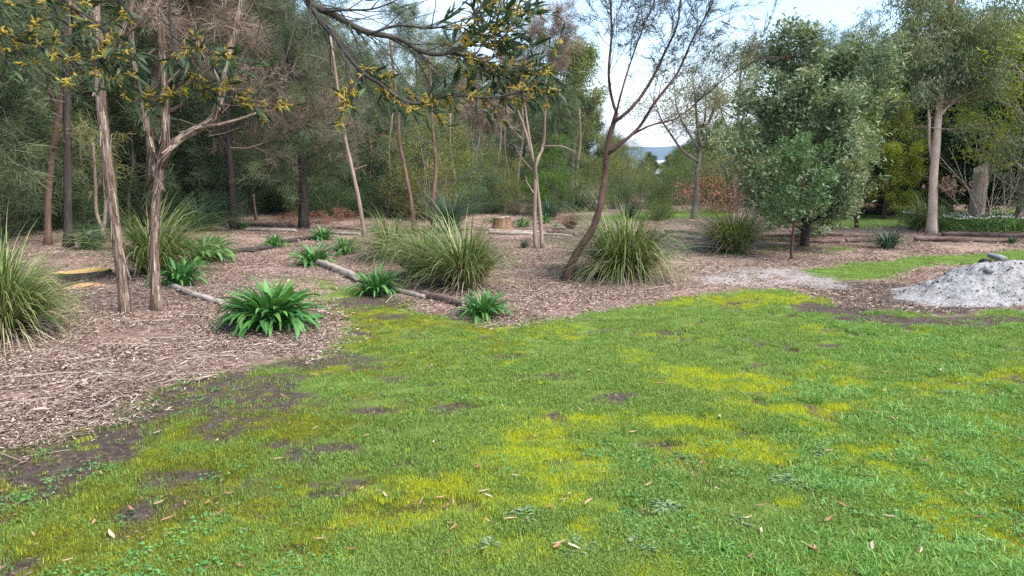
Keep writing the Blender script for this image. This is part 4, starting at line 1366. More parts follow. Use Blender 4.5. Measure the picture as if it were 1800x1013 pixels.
# rust shrub
RU = bush_proto('rust_shrub', 410, 3.0, 1.5, 40, 34, (.13, .06), 'rust_leaf', .5, 'grey_bark', spread=.15)
put(RU, 'rust red dead leaved shrub behind the spreading tree', 1250, 25, (.82, .6, .9), .4)
for px, Yd, sc_, rz_ in ((508, 20.8, .22, .3), (562, 20.4, .26, 1.3), (604, 21.2, .28, 2.2)):
    put(RU, 'low rusty bracken in the undergrowth beside the dark trunked she-oak', px, Yd, (sc_ * 1.1, sc_, sc_ * 1.0), rz_, 'rusty bracken of the undergrowth')
RB = bush_proto('round_shrub', 411, 1.0, 1.1, 34, 150, (.045, .016), 'bush_leaf', .0, spread=.09)
put(RB, 'small round green shrub standing alone in the middle border', 1163, 22.5, 1.0, .4)
put(RB, 'low dark shrub at the foot of the small round shrub', 1150, 21.5, (1.1, 1.0, .55), 1.4)

# bare shrub near the tall stump, sapling on the far lawn
tall = dict(nseg=[5, 4], wig=[.08, .14], trop=[.06, .05], taper=[.3, .4], nch=[5], t0=[.3], ang=[.5], lr=[.5], rr=[.55], cone=.4)
BS = thing('bare_shrub', 'bare grey many stemmed shrub beside the tall weathered stump', 'shrub', Gh(1745, 408))
R_, rng_ = random.Random(12), np.random.default_rng(12)
bsk = Skel()
for k in range(15):
    az, e = R_.uniform(-.6, 3.6), R_.uniform(.6, 1.5)
    grow(R_, bsk, Vector((R_.uniform(-.35, .5), R_.uniform(-.2, .2), -.03)), Vector((math.cos(az) * math.cos(e), .4 * math.sin(az) * math.cos(e), math.sin(e))), R_.uniform(1.3, 2.6), .017, tall)
mb = MB()
bsk.wood(mb, rng_)
obj('stem', mb.mesh('stem'), 'weathered_wood', BS)
r_, b_, pp_ = explicit_tree('bare_sapling', 'small bare sapling with a bent stem on the far lawn edge', 'tree', (1506, 399),
                            [([(1506, 399), (1506, 380), (1512, 360), (1522, 335), (1530, 310), (1536, 292)], 3.5, .8), ([(1513, 358), (1530, 340), (1555, 325), (1562, 312)], 1.4, .6), ([(1506, 382), (1501, 380)], 2.5, 2)], 'brown_bark', flare=1.2, seed=71)


# ------------------------------------------------------------------ mat rushes
def rush(px, py, wpx, hpx, label, green='rush_blade', n=620, dry=.28, seed=0, upright=.0, wd=.013, group=None, name='mat_rush'):
    b = Gh(px, py)
    b.z -= .01
    k = b.y / FPX
    Rw, H = wpx * k * .5, hpx * k
    root = thing(name, label, 'grass clump' if name == 'mat_rush' else 'sedge', b, group=group)
    rng = np.random.default_rng(900 + int(px) + seed)

    lean = rng.random() * 6.28

    def make(n, l0, l1, e0, e1, d0, d1, w, up=0):
        r, a = Rw * .26 * np.sqrt(rng.random(n)), rng.random(n) * 2 * PI
        P = np.stack([r * np.cos(a), r * np.sin(a), np.zeros(n)], 1)
        az = a + rng.normal(0, .5, n)
        u = rng.random(n)
        mb = MB()
        L = (l0 + (l1 - l0) * rng.random(n)) * (1 + .16 * np.cos(az - lean) + .12 * np.sin(2 * az + lean))
        blades(mb, rng, P, az, e0 + (e1 - e0) * u - .16 * np.cos(az - lean), d0 + (d1 - d0) * rng.random(n), L, w * rng.uniform(.6, 1.25, n), 6, taper=2.2, power=1.6)
        return mb
    full = (math.hypot(Rw, H) * .6 + H * .4) * 1.02
    mb = make(int(n * 1.5), .62 * full, 1.14 * full, .55 + upright, 1.5, .75, 2.75 - upright, wd)
    obj('blades', mb.mesh('blades', False), green, root)
    if dry:
        mb = make(int(n * dry), .5 * full, .95 * full, .15, 1.2, .9, 2.2, wd * .85)
        obj('dry_skirt', mb.mesh('dry_skirt', False), 'rush_dry', root)
    return root


rush(8, 592, 170, 205, 'large shaggy mat rush with dry skirt in front of the dark wood', n=1000, dry=.3)
rush(272, 484, 140, 148, 'tall mat rush behind the two flaky paperbark trunks', n=620, dry=.2, upright=.15)
rush(690, 455, 125, 92, 'smallest of the three merging mat rushes, beside the slender pole tree', n=420, dry=.3)
rush(748, 488, 165, 120, 'drooping middle mat rush of the three merging ones', n=620, dry=.4)
rush(818, 507, 165, 140, 'tallest mat rush of the three merging ones, above the dark log', n=620, dry=.32, upright=.2)
rush(1100, 484, 225, 125, 'broad dome shaped mat rush at the foot of the leaning tree', n=1100, dry=.3)
rush(1291, 443, 138, 106, 'rounded mat rush with pale skirt behind the ash strewn patch', n=620, dry=.42, upright=.1)
rush(1630, 404, 130, 62, 'drooping mat rush at the foot of the pinkish gum', n=420, dry=.15)
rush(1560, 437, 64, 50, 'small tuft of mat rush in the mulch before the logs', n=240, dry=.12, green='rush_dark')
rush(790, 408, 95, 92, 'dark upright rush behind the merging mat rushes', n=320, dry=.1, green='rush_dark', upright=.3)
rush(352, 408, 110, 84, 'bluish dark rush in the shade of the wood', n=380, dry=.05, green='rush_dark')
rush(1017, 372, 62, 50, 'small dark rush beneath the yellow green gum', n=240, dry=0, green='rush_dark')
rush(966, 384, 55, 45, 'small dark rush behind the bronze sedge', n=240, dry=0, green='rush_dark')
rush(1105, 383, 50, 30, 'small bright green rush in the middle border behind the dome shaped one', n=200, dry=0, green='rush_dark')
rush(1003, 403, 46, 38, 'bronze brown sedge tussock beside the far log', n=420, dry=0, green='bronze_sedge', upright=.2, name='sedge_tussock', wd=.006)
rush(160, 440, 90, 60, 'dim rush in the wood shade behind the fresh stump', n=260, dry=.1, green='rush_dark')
rush(922, 440, 22, 20, 'small tuft of daffodil leaves at the foot of the twin stemmed paperbark', n=60, dry=0, green='rush_dark', upright=.4)
rush(1775, 432, 26, 18, 'tiny rush tuft at the end of the log by the daisies', n=80, dry=0, green='rush_dark')


# ------------------------------------------------------------------ agapanthus: strap leaves, each one a part
def strap_mesh(seed, L, w, el, droop, mat='strap_leaf'):
    nseg = 7
    rng = np.random.default_rng(seed)
    pos, rows = np.zeros(3), []
    for k in range(nseg + 1):
        t = k / nseg
        e = el - droop * t ** 1.5
        d = np.array([math.cos(e), 0, math.sin(e)])
        upv = np.array([-math.sin(e), 0, math.cos(e)])
        ww = w * min(1, .5 + 1.3 * t) * (max(0, 1 - ((t - .55) / .46) ** 2) ** .5 if t > .55 else 1)
        s = np.array([0, 1.0, 0])
        rows += [pos - s * ww * .5 + upv * ww * .16, pos, pos + s * ww * .5 + upv * ww * .16]
        pos = pos + d * L / nseg + np.array([0, rng.normal(0, .004), 0])
    V = np.array(rows)
    Q = []
    for k in range(nseg):
        for j in range(2):
            a = 3 * k + j
            Q.append((a, a + 1, a + 4, a + 3))
    me = make_mesh('strap_leaf', V, [np.array(Q)], {'rnd': np.full(len(V), rng.random())}, True)
    me.materials.append(M[mat])
    return me


STRAPS = []       # (initial elevation, mesh) for a leaf of about one metre
for s in range(18):
    u = s / 17
    STRAPS.append(strap_mesh(700 + s, 1.0, .095, .72 + .82 * u, 2.45 - 1.5 * u))

leaf_mat('old_strap', [(.2, .24, .04), (.32, .24, .06), (.27, .16, .07), (.24, .17, .1)], .5, .3, .15)
OLDSTRAPS = [strap_mesh(760 + s, .95, .085, .35 + .5 * s / 17, 2.4 - .6 * s / 17, 'old_strap') for s in range(18)]


def agapanthus(px, py, wpx, hpx, label, n, group='agapanthus clumps'):
    b = Gh(px, py)
    k = b.y / FPX
    Rw, H = wpx * k * .5, hpx * k
    R = random.Random(int(px * 3 + py))
    root = thing('agapanthus', label, 'plant', b, group=group)
    size = math.hypot(Rw, H) * .8
    n = min(280, int(n * 1.9))
    for i in range(n):
        u = (i + R.random()) / n
        az = i * 2.39996 + R.uniform(-.35, .35)
        rr = Rw * .4 * math.sqrt(R.random()) * (1.15 - .5 * u)
        o = bpy.data.objects.new('leaf', (OLDSTRAPS if R.random() < (.03 if u < .4 else .004) else STRAPS)[min(17, int(u * 18))])
        COL.objects.link(o)
        o.parent = root
        o.location = (rr * math.cos(az + R.uniform(-.7, .7)), rr * math.sin(az + R.uniform(-.7, .7)), -.01)
        sc = size * R.uniform(.55, 1.12) * (1 if u < .8 else .9)
        o.rotation_euler = (R.gauss(0, .2), R.gauss(-.02, .13), az)
        o.scale = (sc, sc * R.uniform(.75, 1.15), sc)
    return root


agapanthus(479, 578, 112, 116, 'largest agapanthus clump with glossy dark strap leaves on the lawn corner', 150)
agapanthus(318, 506, 78, 60, 'agapanthus clump at the end of the pale broken log', 70)
agapanthus(360, 460, 80, 70, 'agapanthus clump at the end of the thin dark log', 76)
agapanthus(483, 433, 40, 33, 'small agapanthus clump between the two thin logs', 46)
agapanthus(568, 420, 46, 33, 'small agapanthus clump in front of the dark trunked she-oak', 46)
agapanthus(552, 468, 74, 48, 'agapanthus clump at the start of the pinkish log', 66)
agapanthus(608, 444, 54, 38, 'compact agapanthus clump beside the slender pole tree', 52)
agapanthus(663, 514, 80, 58, 'agapanthus clump between the pinkish log and the dark log', 72)
agapanthus(850, 553, 88, 60, 'agapanthus clump at the lawn end of the dark log', 78)
agapanthus(920, 399, 40, 23, 'small bright agapanthus clump beside the far cut stump', 34)
agapanthus(956, 391, 34, 22, 'small agapanthus clump behind the twin stemmed paperbark', 28)
agapanthus(868, 392, 30, 18, 'tiny agapanthus behind the far cut stump', 24)
agapanthus(976, 398, 16, 14, 'tiny agapanthus next to the bronze sedge', 16)
agapanthus(660, 408, 20, 18, 'tiny agapanthus behind the slender pole tree', 16)
agapanthus(1172, 386, 36, 16, 'low bright green agapanthus by the small round shrub', 26)
agapanthus(425, 402, 30, 24, 'small agapanthus at the foot of the dark trunk in the wood', 24)


# ------------------------------------------------------------------ logs and stumps
def log(p0, p1, rpx, label, bark='log_bark', seed=0, taper=.85):
    a, b = Gh(*p0), Gh(*p1)
    k = (a.y + b.y) * .5 / FPX
    r = rpx * k
    rng = np.random.default_rng(600 + seed + int(p0[0]))
    d = (b - a)
    L = d.length
    c = a.lerp(b, .5)
    n = 22
    bend = rng.normal(0, .012 * L, 2)
    t = np.linspace(0, 1, n)
    P = np.stack([(t - .5) * L, bend[0] * np.sin(PI * t) + rng.normal(0, r * .16, n), np.full(n, r * .8) + np.abs(bend[1]) * .2 * np.sin(PI * t)], 1)
    rad = np.linspace(r, r * taper, n) * (1 + rng.normal(0, .05, n))
    o = bpy.data.objects.new('log', None)
    V, Q, T = tube(P, rad, 10, rng, .15)
    me = make_mesh('log', V, [Q, T], {'rnd': rng.random(len(V))}, False)
    o = obj('log', me, bark, None, (c.x, c.y, hz1(c.x, c.y)))
    o.rotation_euler = (0, math.atan2(a.z - b.z, math.hypot(d.x, d.y)), math.atan2(d.y, d.x))
    tag(o, label, 'log', 'edging logs')
    for e, s in ((0, -1), (n - 1, 1)):
        ring = P[e] + (V[e * 10:e * 10 + 10] - P[e]) * .93 + np.array([s * .004, 0, 0])
        vv = np.vstack([ring, P[e] + np.array([s * .004, 0, 0])])
        tt = np.array([(10, j, (j + 1) % 10) for j in range(10)])
        obj('cut_end', make_mesh('cut_end', vv, [tt], {'rnd': np.full(11, .5)}), 'weathered_wood', o)
    return o


log((305, 512), (392, 541), 5.5, 'short pale broken log beside the largest agapanthus', 'log_pale')
log((393, 449), (478, 435), 5, 'thin dark log running from the agapanthus into the wood', 'dark_bark')
log((553, 466), (628, 497), 7, 'thick pinkish log with peeling bark between two agapanthus clumps', 'log_pale')
log((678, 509), (748, 524), 5, 'pale worn log joining the agapanthus to the dark log', 'log_pale')
log((742, 521), (818, 536), 7.5, 'dark rough log ending at the lawn side agapanthus')
log((496, 428), (562, 417), 4, 'thin dark log between the two small agapanthus clumps', 'dark_bark')
log((582, 455), (596, 436), 4, 'short log hidden between two agapanthus clumps')
log((430, 397), (522, 400), 3.4, 'grey brown log lying at the wood floor edge')
log((432, 405), (520, 407), 3, 'lower grey log lying at the wood floor edge', 'log_pale')
log((585, 404), (636, 406), 3.4, 'grey log behind the slender pole tree')
log((572, 411), (634, 414), 3.2, 'lower pale log behind the slender pole tree', 'log_pale')
log((857, 407), (955, 410), 2.6, 'thin whitish log in front of the far cut stump', 'log_pale')
log((860, 413), (938, 416), 3.6, 'brown pale log in front of the thin whitish one', 'log_pale')
log((962, 411), (1012, 412), 4, 'dark brown log below the bronze sedge')
log((955, 416), (1005, 419), 2.8, 'pale log in front of the dark brown one', 'log_pale')
log((1168, 409), (1238, 411), 3.2, 'grey log between the two rounded mat rushes')
log((1162, 416), (1236, 421), 4, 'pale log between the two rounded mat rushes', 'log_pale')
log((1338, 416), (1424, 417), 3.6, 'far brown log behind the slim wattle sapling')
log((1428, 416), (1534, 418), 3.6, 'far brown log beyond the bare trunk of the round wattle')
log((1336, 422), (1484, 426), 4.6, 'long reddish log behind the slim wattle sapling')
log((1486, 425), (1550, 425), 4.2, 'reddish log ending at the small rush tuft')
log((1606, 427), (1772, 432), 4.6, 'long reddish log in front of the daisy bed')
log((1655, 417), (1830, 421), 4.2, 'long grey brown log along the foot of the daisy bed')


def stump(px, py, wpx, hpx, label, bark, top, seed, irregular=.1, slant=0.0, n=20, flare=1.35):
    b = Gh(px, py)
    k = b.y / FPX
    r, H = wpx * k * .5, hpx * k
    rng = np.random.default_rng(seed)
    root = thing('tree_stump', label, 'stump', b)
    th = np.linspace(0, 2 * PI, n, endpoint=False)
    prof = 1 + irregular * np.interp(th, np.linspace(0, 2 * PI, 8), np.r_[rng.normal(0, 1, 7), 0][[0, 1, 2, 3, 4, 5, 6, 0]])
    rows = []
    for z_, f in ((-.06, flare * 1.05), (.12, (flare + 1) * .5), (.45, 1.04), (.8, 1.0), (1, .97)):
        top_j = rng.normal(0, .05, n) * (irregular * 4) if z_ == 1 else 0
        rr = r * f * prof * (1 + rng.normal(0, .035, n)) / flare
        rows.append(np.stack([rr * np.cos(th), rr * np.sin(th), np.full(n, z_ * H) + (slant * np.cos(th) * r + np.abs(top_j) * H if z_ == 1 else 0)], 1))
    V = np.vstack(rows)
    Q = []
    for i in range(4):
        for j in range(n):
            Q.append((i * n + j, i * n + (j + 1) % n, (i + 1) * n + (j + 1) % n, (i + 1) * n + j))
    obj('trunk_base', make_mesh('trunk_base', V, [np.array(Q)], {'rnd': rng.random(len(V))}), bark, root)
    ring = rows[-1] * np.array([.985, .985, 1])
    vv = np.vstack([ring, ring.mean(0) + np.array([0, 0, .012 * H])])
    obj('cut_face', make_mesh('cut_face', vv, [np.array([(n, j, (j + 1) % n) for j in range(n)])], {'rnd': np.full(n + 1, .5)}), top, root)
    return root


stump(152, 488, 88, 13, 'freshly cut stump with bright orange top in the mulch', 'dark_bark', 'cut_wood', 1, .06, .03, 24, 1.12)
stump(883, 402, 40, 21, 'pale far stump with crumbling sides behind the whitish log', 'stump_wood', 'weathered_wood', 2, .13, .06, 26)
stump(1715, 402, 27, 104, 'tall weathered grey stump rising out of the daisy bed', 'weathered_wood', 'weathered_wood', 5, .17, .7, 26, 1.12)
# slab left by the saw and its dust
b_ = Gh(112, 484)
V, Q, T = tube(np.array([(-.2, 0, .05), (.0, .02, .07), (.2, .0, .06)]), [.03, .06, .04], 6, np.random.default_rng(4), .25)
V[:, 2] *= .55
tag(obj('wood_slab', make_mesh('wood_slab', V, [Q, T], {'rnd': np.full(len(V), .5)}), 'cut_wood', None, b_), 'split slab of orange wood leaning at the fresh stump', 'wood')
b_ = Gh(152, 503)
rng_ = np.random.default_rng(3)
rr_, aa_ = np.meshgrid(np.linspace(0, 1, 8), np.linspace(0, 2 * PI, 22, endpoint=False), indexing='ij')
ed = 1 + .25 * np.sin(3 * aa_ + 1) + .15 * np.sin(5 * aa_)
xs_, ys_ = rr_ * ed * .27 * np.cos(aa_), rr_ * ed * .24 * np.sin(aa_)
zs_ = .035 * (1 - rr_ ** 2) * (1 + rng_.normal(0, .15, rr_.shape)) - .012 * rr_
Vs = np.stack([xs_, ys_, zs_], -1).reshape(-1, 3)
Qs = [(i * 22 + j, i * 22 + (j + 1) % 22, (i + 1) * 22 + (j + 1) % 22, (i + 1) * 22 + j) for i in range(7) for j in range(22)]
tag(obj('sawdust', make_mesh('sawdust', Vs, [np.array(Qs)], {'rnd': np.full(len(Vs), .5)}, True), 'sawdust', None, b_ + Vector((0, 0, .012))), 'spill of orange sawdust below the fresh stump', 'sawdust', kind='stuff')

# ------------------------------------------------------------------ ash heap, stones
b_ = Gh(1735, 520)
AH = thing('ash_heap', 'white ash heap with charred bits at the lawn edge', 'ash heap', b_)
nr, na = 46, 120
rr_, aa_ = np.meshgrid(np.linspace(0, 1, nr), np.linspace(0, 2 * PI, na, endpoint=False), indexing='ij')
ux, uy = rr_ * np.cos(aa_), rr_ * np.sin(aa_)
kx, ky = 1.16, .9
edge = 1 + .16 * np.sin(2 * aa_ + .6) + .1 * np.sin(5 * aa_ + 2)
xs_, ys_ = ux * kx * edge, uy * ky * edge
h_ = .33 * np.exp(-((xs_ + .12) / .6) ** 2 - (ys_ / .52) ** 2) + .25 * np.exp(-((xs_ - .55) / .5) ** 2 - (ys_ / .48) ** 2)
h_ = h_ * (1 - rr_ ** 3) - .035 * rr_ ** 4
h_ += (fbm(xs_ * 6 + 9, ys_ * 6, 4, 4) - .5) * .16 * (1 - rr_) ** .4 + (fbm(xs_ * 20 + 9, ys_ * 20, 14, 3) - .5) * .06 * (1 - rr_) ** .3
Va = np.stack([xs_, ys_, h_], -1).reshape(-1, 3)
Qa = [(i * na + j, i * na + (j + 1) % na, (i + 1) * na + (j + 1) % na, (i + 1) * na + j) for i in range(nr - 1) for j in range(na)]
AM = obj('ash_mound', make_mesh('ash_mound', Va, [np.array(Qa)], {'rnd': np.full(len(Va), .5)}, True), 'ash', AH)


def rock_mesh(seed, sx, sy, sz, n=7):
    rng = np.random.default_rng(seed)
    th, ph = np.meshgrid(np.linspace(0, 2 * PI, 12, endpoint=False), np.linspace(.18, PI - .18, n), indexing='xy')
    r = 1 + rng.normal(0, .13, th.shape)
    c = lambda v: np.sign(v) * np.abs(v) ** .7
    V = np.stack([sx * r * c(np.cos(th) * np.sin(ph)), sy * r * c(np.sin(th) * np.sin(ph)), sz * r * c(np.cos(ph))], -1).reshape(-1, 3)
    Q = [(i * 12 + j, (i + 1) * 12 + j, (i + 1) * 12 + (j + 1) % 12, i * 12 + (j + 1) % 12) for i in range(n - 1) for j in range(12)]
    V = np.vstack([V, V[:12].mean(0), V[-12:].mean(0)])
    T = [(len(V) - 2, j, (j + 1) % 12) for j in range(12)] + [(len(V) - 1, (n - 1) * 12 + (j + 1) % 12, (n - 1) * 12 + j) for j in range(12)]
    return make_mesh('rock', V, [np.array(Q), np.array(T)], {'rnd': np.full(len(V), .5)})


def heap_z(x, y):
    d = np.hypot(Va[:, 0] - x, Va[:, 1] - y)
    return Va[d.argmin(), 2]


CH = [rock_mesh(s, .022, .014, .012, 5) for s in range(4)]
rng_ = np.random.default_rng(77)
for k in range(220):
    a, r0 = rng_.random() * 2 * PI, math.sqrt(rng_.random()) * .92
    x0, y0 = r0 * math.cos(a) * 1.15, r0 * math.sin(a) * .78
    o = obj('charcoal', CH[k % 4], 'charcoal', AM, (x0, y0, heap_z(x0, y0) + .006))
    o.rotation_euler = (rng_.random() * .6, rng_.random() * .6, rng_.random() * 6.28)
    o.scale = (rng_.uniform(.2, 1.0) ** 1.3, rng_.uniform(.2, .7), rng_.uniform(.2, .7))
o = obj('stone_slab', rock_mesh(31, .12, .1, .032), 'stone', None, b_ + Vector((.1, .05, heap_z(.1, .05) + .03)))
o.rotation_euler = (.1, .22, .5)
tag(o, 'flat grey stone slab resting on top of the ash heap', 'stone')
for k, (x0, y0, s, lab) in enumerate(((-.06, .02, .5, 'dark burnt stone beside the slab on the ash heap'), (-.16, -.24, .38, 'brownish stone half sunk in the ash heap'), (.62, .12, .5, 'dark burnt lump on the lower shoulder of the ash heap'), (.48, .0, .35, 'small black lump on the ash heap shoulder'))):
    o = obj('burnt_stone', rock_mesh(40 + k, .14, .1, .08), 'charcoal' if k != 1 else 'stone', None, b_ + Vector((x0, y0, heap_z(x0, y0) + .012)))
    o.scale = (s,) * 3
    tag(o, lab, 'stone')

# ------------------------------------------------------------------ daisy bed
rng_ = np.random.default_rng(21)
mb, fb = MB(), MB()
c0, c1 = G(1655, 410), G(1860, 414)
n = 5200
t = rng_.random(n)
P = np.stack([c0.x + (c1.x - c0.x) * t, c0.y + .1 + (c1.y - c0.y) * t + rng_.random(n) * 2.0, np.zeros(n)], 1)
hgt = .1 + .24 * fbm(P[:, 0] * 1.7, P[:, 1] * 1.7, 3, 3) + .1
P[:, 2] = rng_.random(n) * hgt
leaves(mb, rng_, P, np.stack([rng_.normal(0, .5, n), rng_.normal(0, .5, n), rng_.random(n)], 1), rng_.uniform(.08, .16, n), .018, 'leaf', 0)
DB = obj('daisy_patch', mb.mesh('daisy_patch'), 'daisy_leaf')
tag(DB, 'green daisy bed dotted with white flowers behind the long logs', 'flowers', kind='stuff')
s = rng_.random(n) < .085
fp = P[s].copy()
fp[:, 2] = hgt[s] + .03
for k in range(5):
    a = k * 2 * PI / 5 + rng_.random(len(fp))
    leaves(fb, rng_, fp, np.stack([np.cos(a), np.sin(a) - .5, .5 * np.ones(len(fp))], 1), .034, .02, 'leaf', .2)
obj('daisy_flowers', fb.mesh('daisy_flowers'), 'daisy_petal', DB)['kind'] = 'stuff'


# ------------------------------------------------------------------ weeds and fallen leaves in the lawn
def rosette(px, py, rad, n, label, seed, mat='weed_leaf'):
    b = Gh(px, py)
    rng = np.random.default_rng(seed)
    mb = MB()
    m_ = n * 9
    az = np.repeat(rng.random(n) * 2 * PI, 9)
    t = np.tile(np.linspace(.1, 1, 9), n)
    L = np.repeat(rng.uniform(.6, 1.1, n) * rad, 9)
    P = np.stack([np.cos(az) * t * L, np.sin(az) * t * L, .005 + .008 * t * (1 - t) * 4], 1) + rng.normal(0, .006, (m_, 3))
    sgn = np.where(np.arange(m_) % 2 == 0, 1, -1)
    a2 = az + sgn * .75
    leaves(mb, rng, P, np.stack([np.cos(a2), np.sin(a2), rng.normal(.1, .2, m_)], 1), rng.uniform(.02, .045, m_), rng.uniform(.01, .017, m_), 'leaf', 1)
    o = obj('weed_rosette', mb.mesh('weed_rosette'), mat, None, b)
    return tag(o, label, 'weed', 'silvery weeds in the lawn')


W_LAB = 'low silvery lobed weed rosette spread flat in the lawn'
for i, (px, py, r, n) in enumerate(((1400, 852, .12, 16), (1425, 862, .09, 12), (1365, 848, .08, 10), (925, 925, .09, 12), (1170, 905, .1, 12), (1020, 985, .11, 14), (1120, 985, .1, 12), (1440, 800, .06, 9), (1300, 935, .05, 9), (860, 975, .05, 8))):
    rosette(px, py, r, n, W_LAB, 300 + i)


def curl_leaf(seed, curl, wfac):
    rng = np.random.default_rng(seed)
    V, Q = [], []
    n = 7
    for k in range(n + 1):
        t = k / n
        w = wfac * max(.02, math.sin(PI * min(1, t * .95 + .03)) ** .8)
        x_ = t - .5
        z_ = curl * (x_ * x_ * 1.3) + .02
        y_ = .12 * math.sin(t * 2.5 + seed)
        V += [(x_, y_ - w * .5, z_ + w * .35), (x_, y_, z_), (x_, y_ + w * .5, z_ + w * .3)]
    for k in range(n):
        for j in range(2):
            a = 3 * k + j
            Q.append((a, a + 1, a + 4, a + 3))
    return make_mesh('fallen_leaf', np.array(V), [np.array(Q)], {'rnd': np.full(len(V), rng.random())}, True)


leaf_mat('fallen', [(.2, .09, .05), (.33, .17, .1), (.45, .28, .18), (.55, .42, .32)], .7, .2, .1)
FL = [curl_leaf(s, .25 + .12 * (s % 4), .16 + .05 * (s % 3)) for s in range(12)]
R_ = random.Random(2024)
spots = [(500, 700), (560, 760), (235, 890), (275, 880), (300, 905), (120, 985), (765, 708), (775, 888), (790, 885), (800, 890), (780, 895), (800, 945), (795, 935), (860, 925), (990, 900), (1040, 905), (965, 915), (975, 985), (985, 980), (1005, 985), (1290, 920), (1310, 930), (1340, 955), (1430, 990), (1425, 985), (1660, 770), (1570, 745), (1590, 728), (1460, 930), (1485, 900), (1220, 845), (1260, 870), (1740, 975), (1745, 960), (1565, 920), (1000, 885), (1060, 850), (1140, 870), (880, 840), (845, 838), (905, 855), (680, 882), (640, 870), (640, 775), (765, 790), (880, 720), (912, 675), (1015, 725), (1080, 695), (1165, 680), (1035, 655), (1250, 665), (820, 655), (1455, 650), (360, 880), (400, 865), (60, 960), (45, 850), (180, 830), (420, 740), (150, 700), (330, 690), (620, 930), (500, 985), (1530, 980), (1700, 880), (1610, 985), (1400, 770), (1110, 770), (930, 770), (700, 640), (1340, 640), (1500, 700), (1650, 655)]
for i in range(46):
    spots.append((R_.uniform(20, 1790), 600 + 400 * R_.random()))
for i, (px, py) in enumerate(spots):
    p = G(px + R_.uniform(-6, 6), py + R_.uniform(-3, 3))
    zz = float(ground_z(np.array([p.x]), np.array([p.y]))[0][0])
    o = obj('fallen_leaf', FL[R_.randrange(12)], 'fallen', None, (p.x, p.y, zz + .022))
    s_ = R_.uniform(.04, .072)
    o.scale = (s_, s_, s_)
    o.rotation_euler = (R_.uniform(-.3, .3), R_.uniform(-.25, .25), R_.uniform(0, 6.28))
    tag(o, 'curled brown dead leaf fallen on the lawn', 'leaf', 'fallen leaves on the lawn')

R_ = random.Random(99)
STK = []
for s in range(5):
    P_ = catmull([(-.5, 0, .0), (-.15, R_.uniform(-.06, .06), .012), (.2, R_.uniform(-.06, .06), .01), (.5, R_.uniform(-.04, .04), 0)], 9)
    V, Q, T = tube(P_, np.linspace(.011, .005, 9), 5, np.random.default_rng(s), .2)
    STK.append(make_mesh('stick', V, [Q, T], {'rnd': np.full(len(V), .5)}))
for i_, (px, py, L_) in enumerate([(230, 612, .6), (300, 600, .5), (360, 632, .45), (210, 665, .5), (120, 660, .7), (60, 700, .5), (330, 665, .4), (180, 640, .5), (420, 622, .35), (260, 570, .5), (340, 560, .35), (520, 610, .4), (900, 520, .5), (980, 512, .6), (940, 480, .5), (1160, 505, .5), (720, 470, .4), (620, 480, .4), (450, 470, .5), (500, 470, .4), (870, 470, .5), (1230, 470, .6), (90, 640, .5), (40, 660, .6)]):
    p = G(px, py)
    zz = float(ground_z(np.array([p.x]), np.array([p.y]))[0][0])
    o = obj('fallen_stick', STK[i_ % 5], 'log_pale', None, (p.x, p.y, zz + .012))
    o.scale = (L_, .7, .7)
    o.rotation_euler = (0, 0, R_.uniform(-.5, .7))
    tag(o, 'thin pale fallen stick lying on the mulch', 'stick', 'fallen sticks on the mulch')

# ------------------------------------------------------------------ the wattle hanging over from the near side
TR = Vector((-3.5, 1.9, 0))
AC = thing('acacia_tree', 'overhanging acacia with long dark leaves and yellow flower spikes', 'tree', TR)
mb = MB()
rng_ = np.random.default_rng(88)
YA = 3.25


def ap(pts, Y0=YA, Y1=None):
    n = len(pts)
    return [at(a, b, Y0 + ((Y1 if Y1 is not None else Y0) - Y0) * i / max(1, n - 1)) for i, (a, b) in enumerate(pts)]


trunk = [TR + Vector((0, 0, -.1)), TR + Vector((.05, .05, .9)), TR + Vector((.2, .15, 1.7)), TR + Vector((.5, .35, 2.3))]
fork = trunk[-1]
mainl = [fork, Vector((-2.3, 2.75, 2.75)), Vector((-1.5, 3.1, 2.72))] + ap([(522, -30), (545, 8)])
parts = [(trunk, .11, .08), (mainl, .055, .017)]
A1 = ap([(545, 8), (590, 28), (640, 55), (700, 68), (735, 88), (765, 96), (800, 90), (840, 70), (880, 60)], 3.25, 3.35)
A2 = ap([(542, 4), (570, 45), (590, 68), (612, 100), (640, 130), (662, 143)], 3.25, 3.2)
A3 = ap([(662, 143), (690, 165), (725, 182), (760, 176), (790, 168), (850, 172), (905, 165), (950, 155)], 3.2, 3.3)
A4 = ap([(560, 20), (610, 18), (660, 15), (720, -10)], 3.25, 3.1)
A5 = ap([(800, 92), (850, 110), (900, 120), (960, 125)], 3.32, 3.4)
A6 = ap([(840, 70), (870, 30), (900, -10)], 3.35, 3.45)
A7 = ap([(650, 60), (700, 45), (760, 50), (800, 40), (850, 25)], 3.25, 3.15)
A8 = ap([(640, 130), (620, 150), (605, 180), (600, 205)], 3.2, 3.15)
LB = [Vector((-2.3, 2.75, 2.75))] + ap([(60, -60), (120, 10), (190, 60), (230, 90)], 3.2, 3.25)
LC = [Vector((-2.3, 2.75, 2.75))] + ap([(-120, -30), (-30, 40), (50, 75), (110, 100), (150, 128)], 3.0, 3.1)
LD = [Vector((-1.5, 3.1, 2.72))] + ap([(330, -60), (300, 0), (302, 60), (312, 110), (335, 130), (370, 165), (430, 175), (465, 185)], 3.3, 3.3)
LE = ap([(302, 60), (330, 85), (370, 95), (410, 95)], 3.3, 3.25)
LF = ap([(335, 130), (310, 155), (285, 170), (255, 168)], 3.3, 3.35)
LG = ap([(120, 10), (170, 40), (200, 80), (195, 130), (170, 135)], 3.2, 3.15)
LIMB = {}
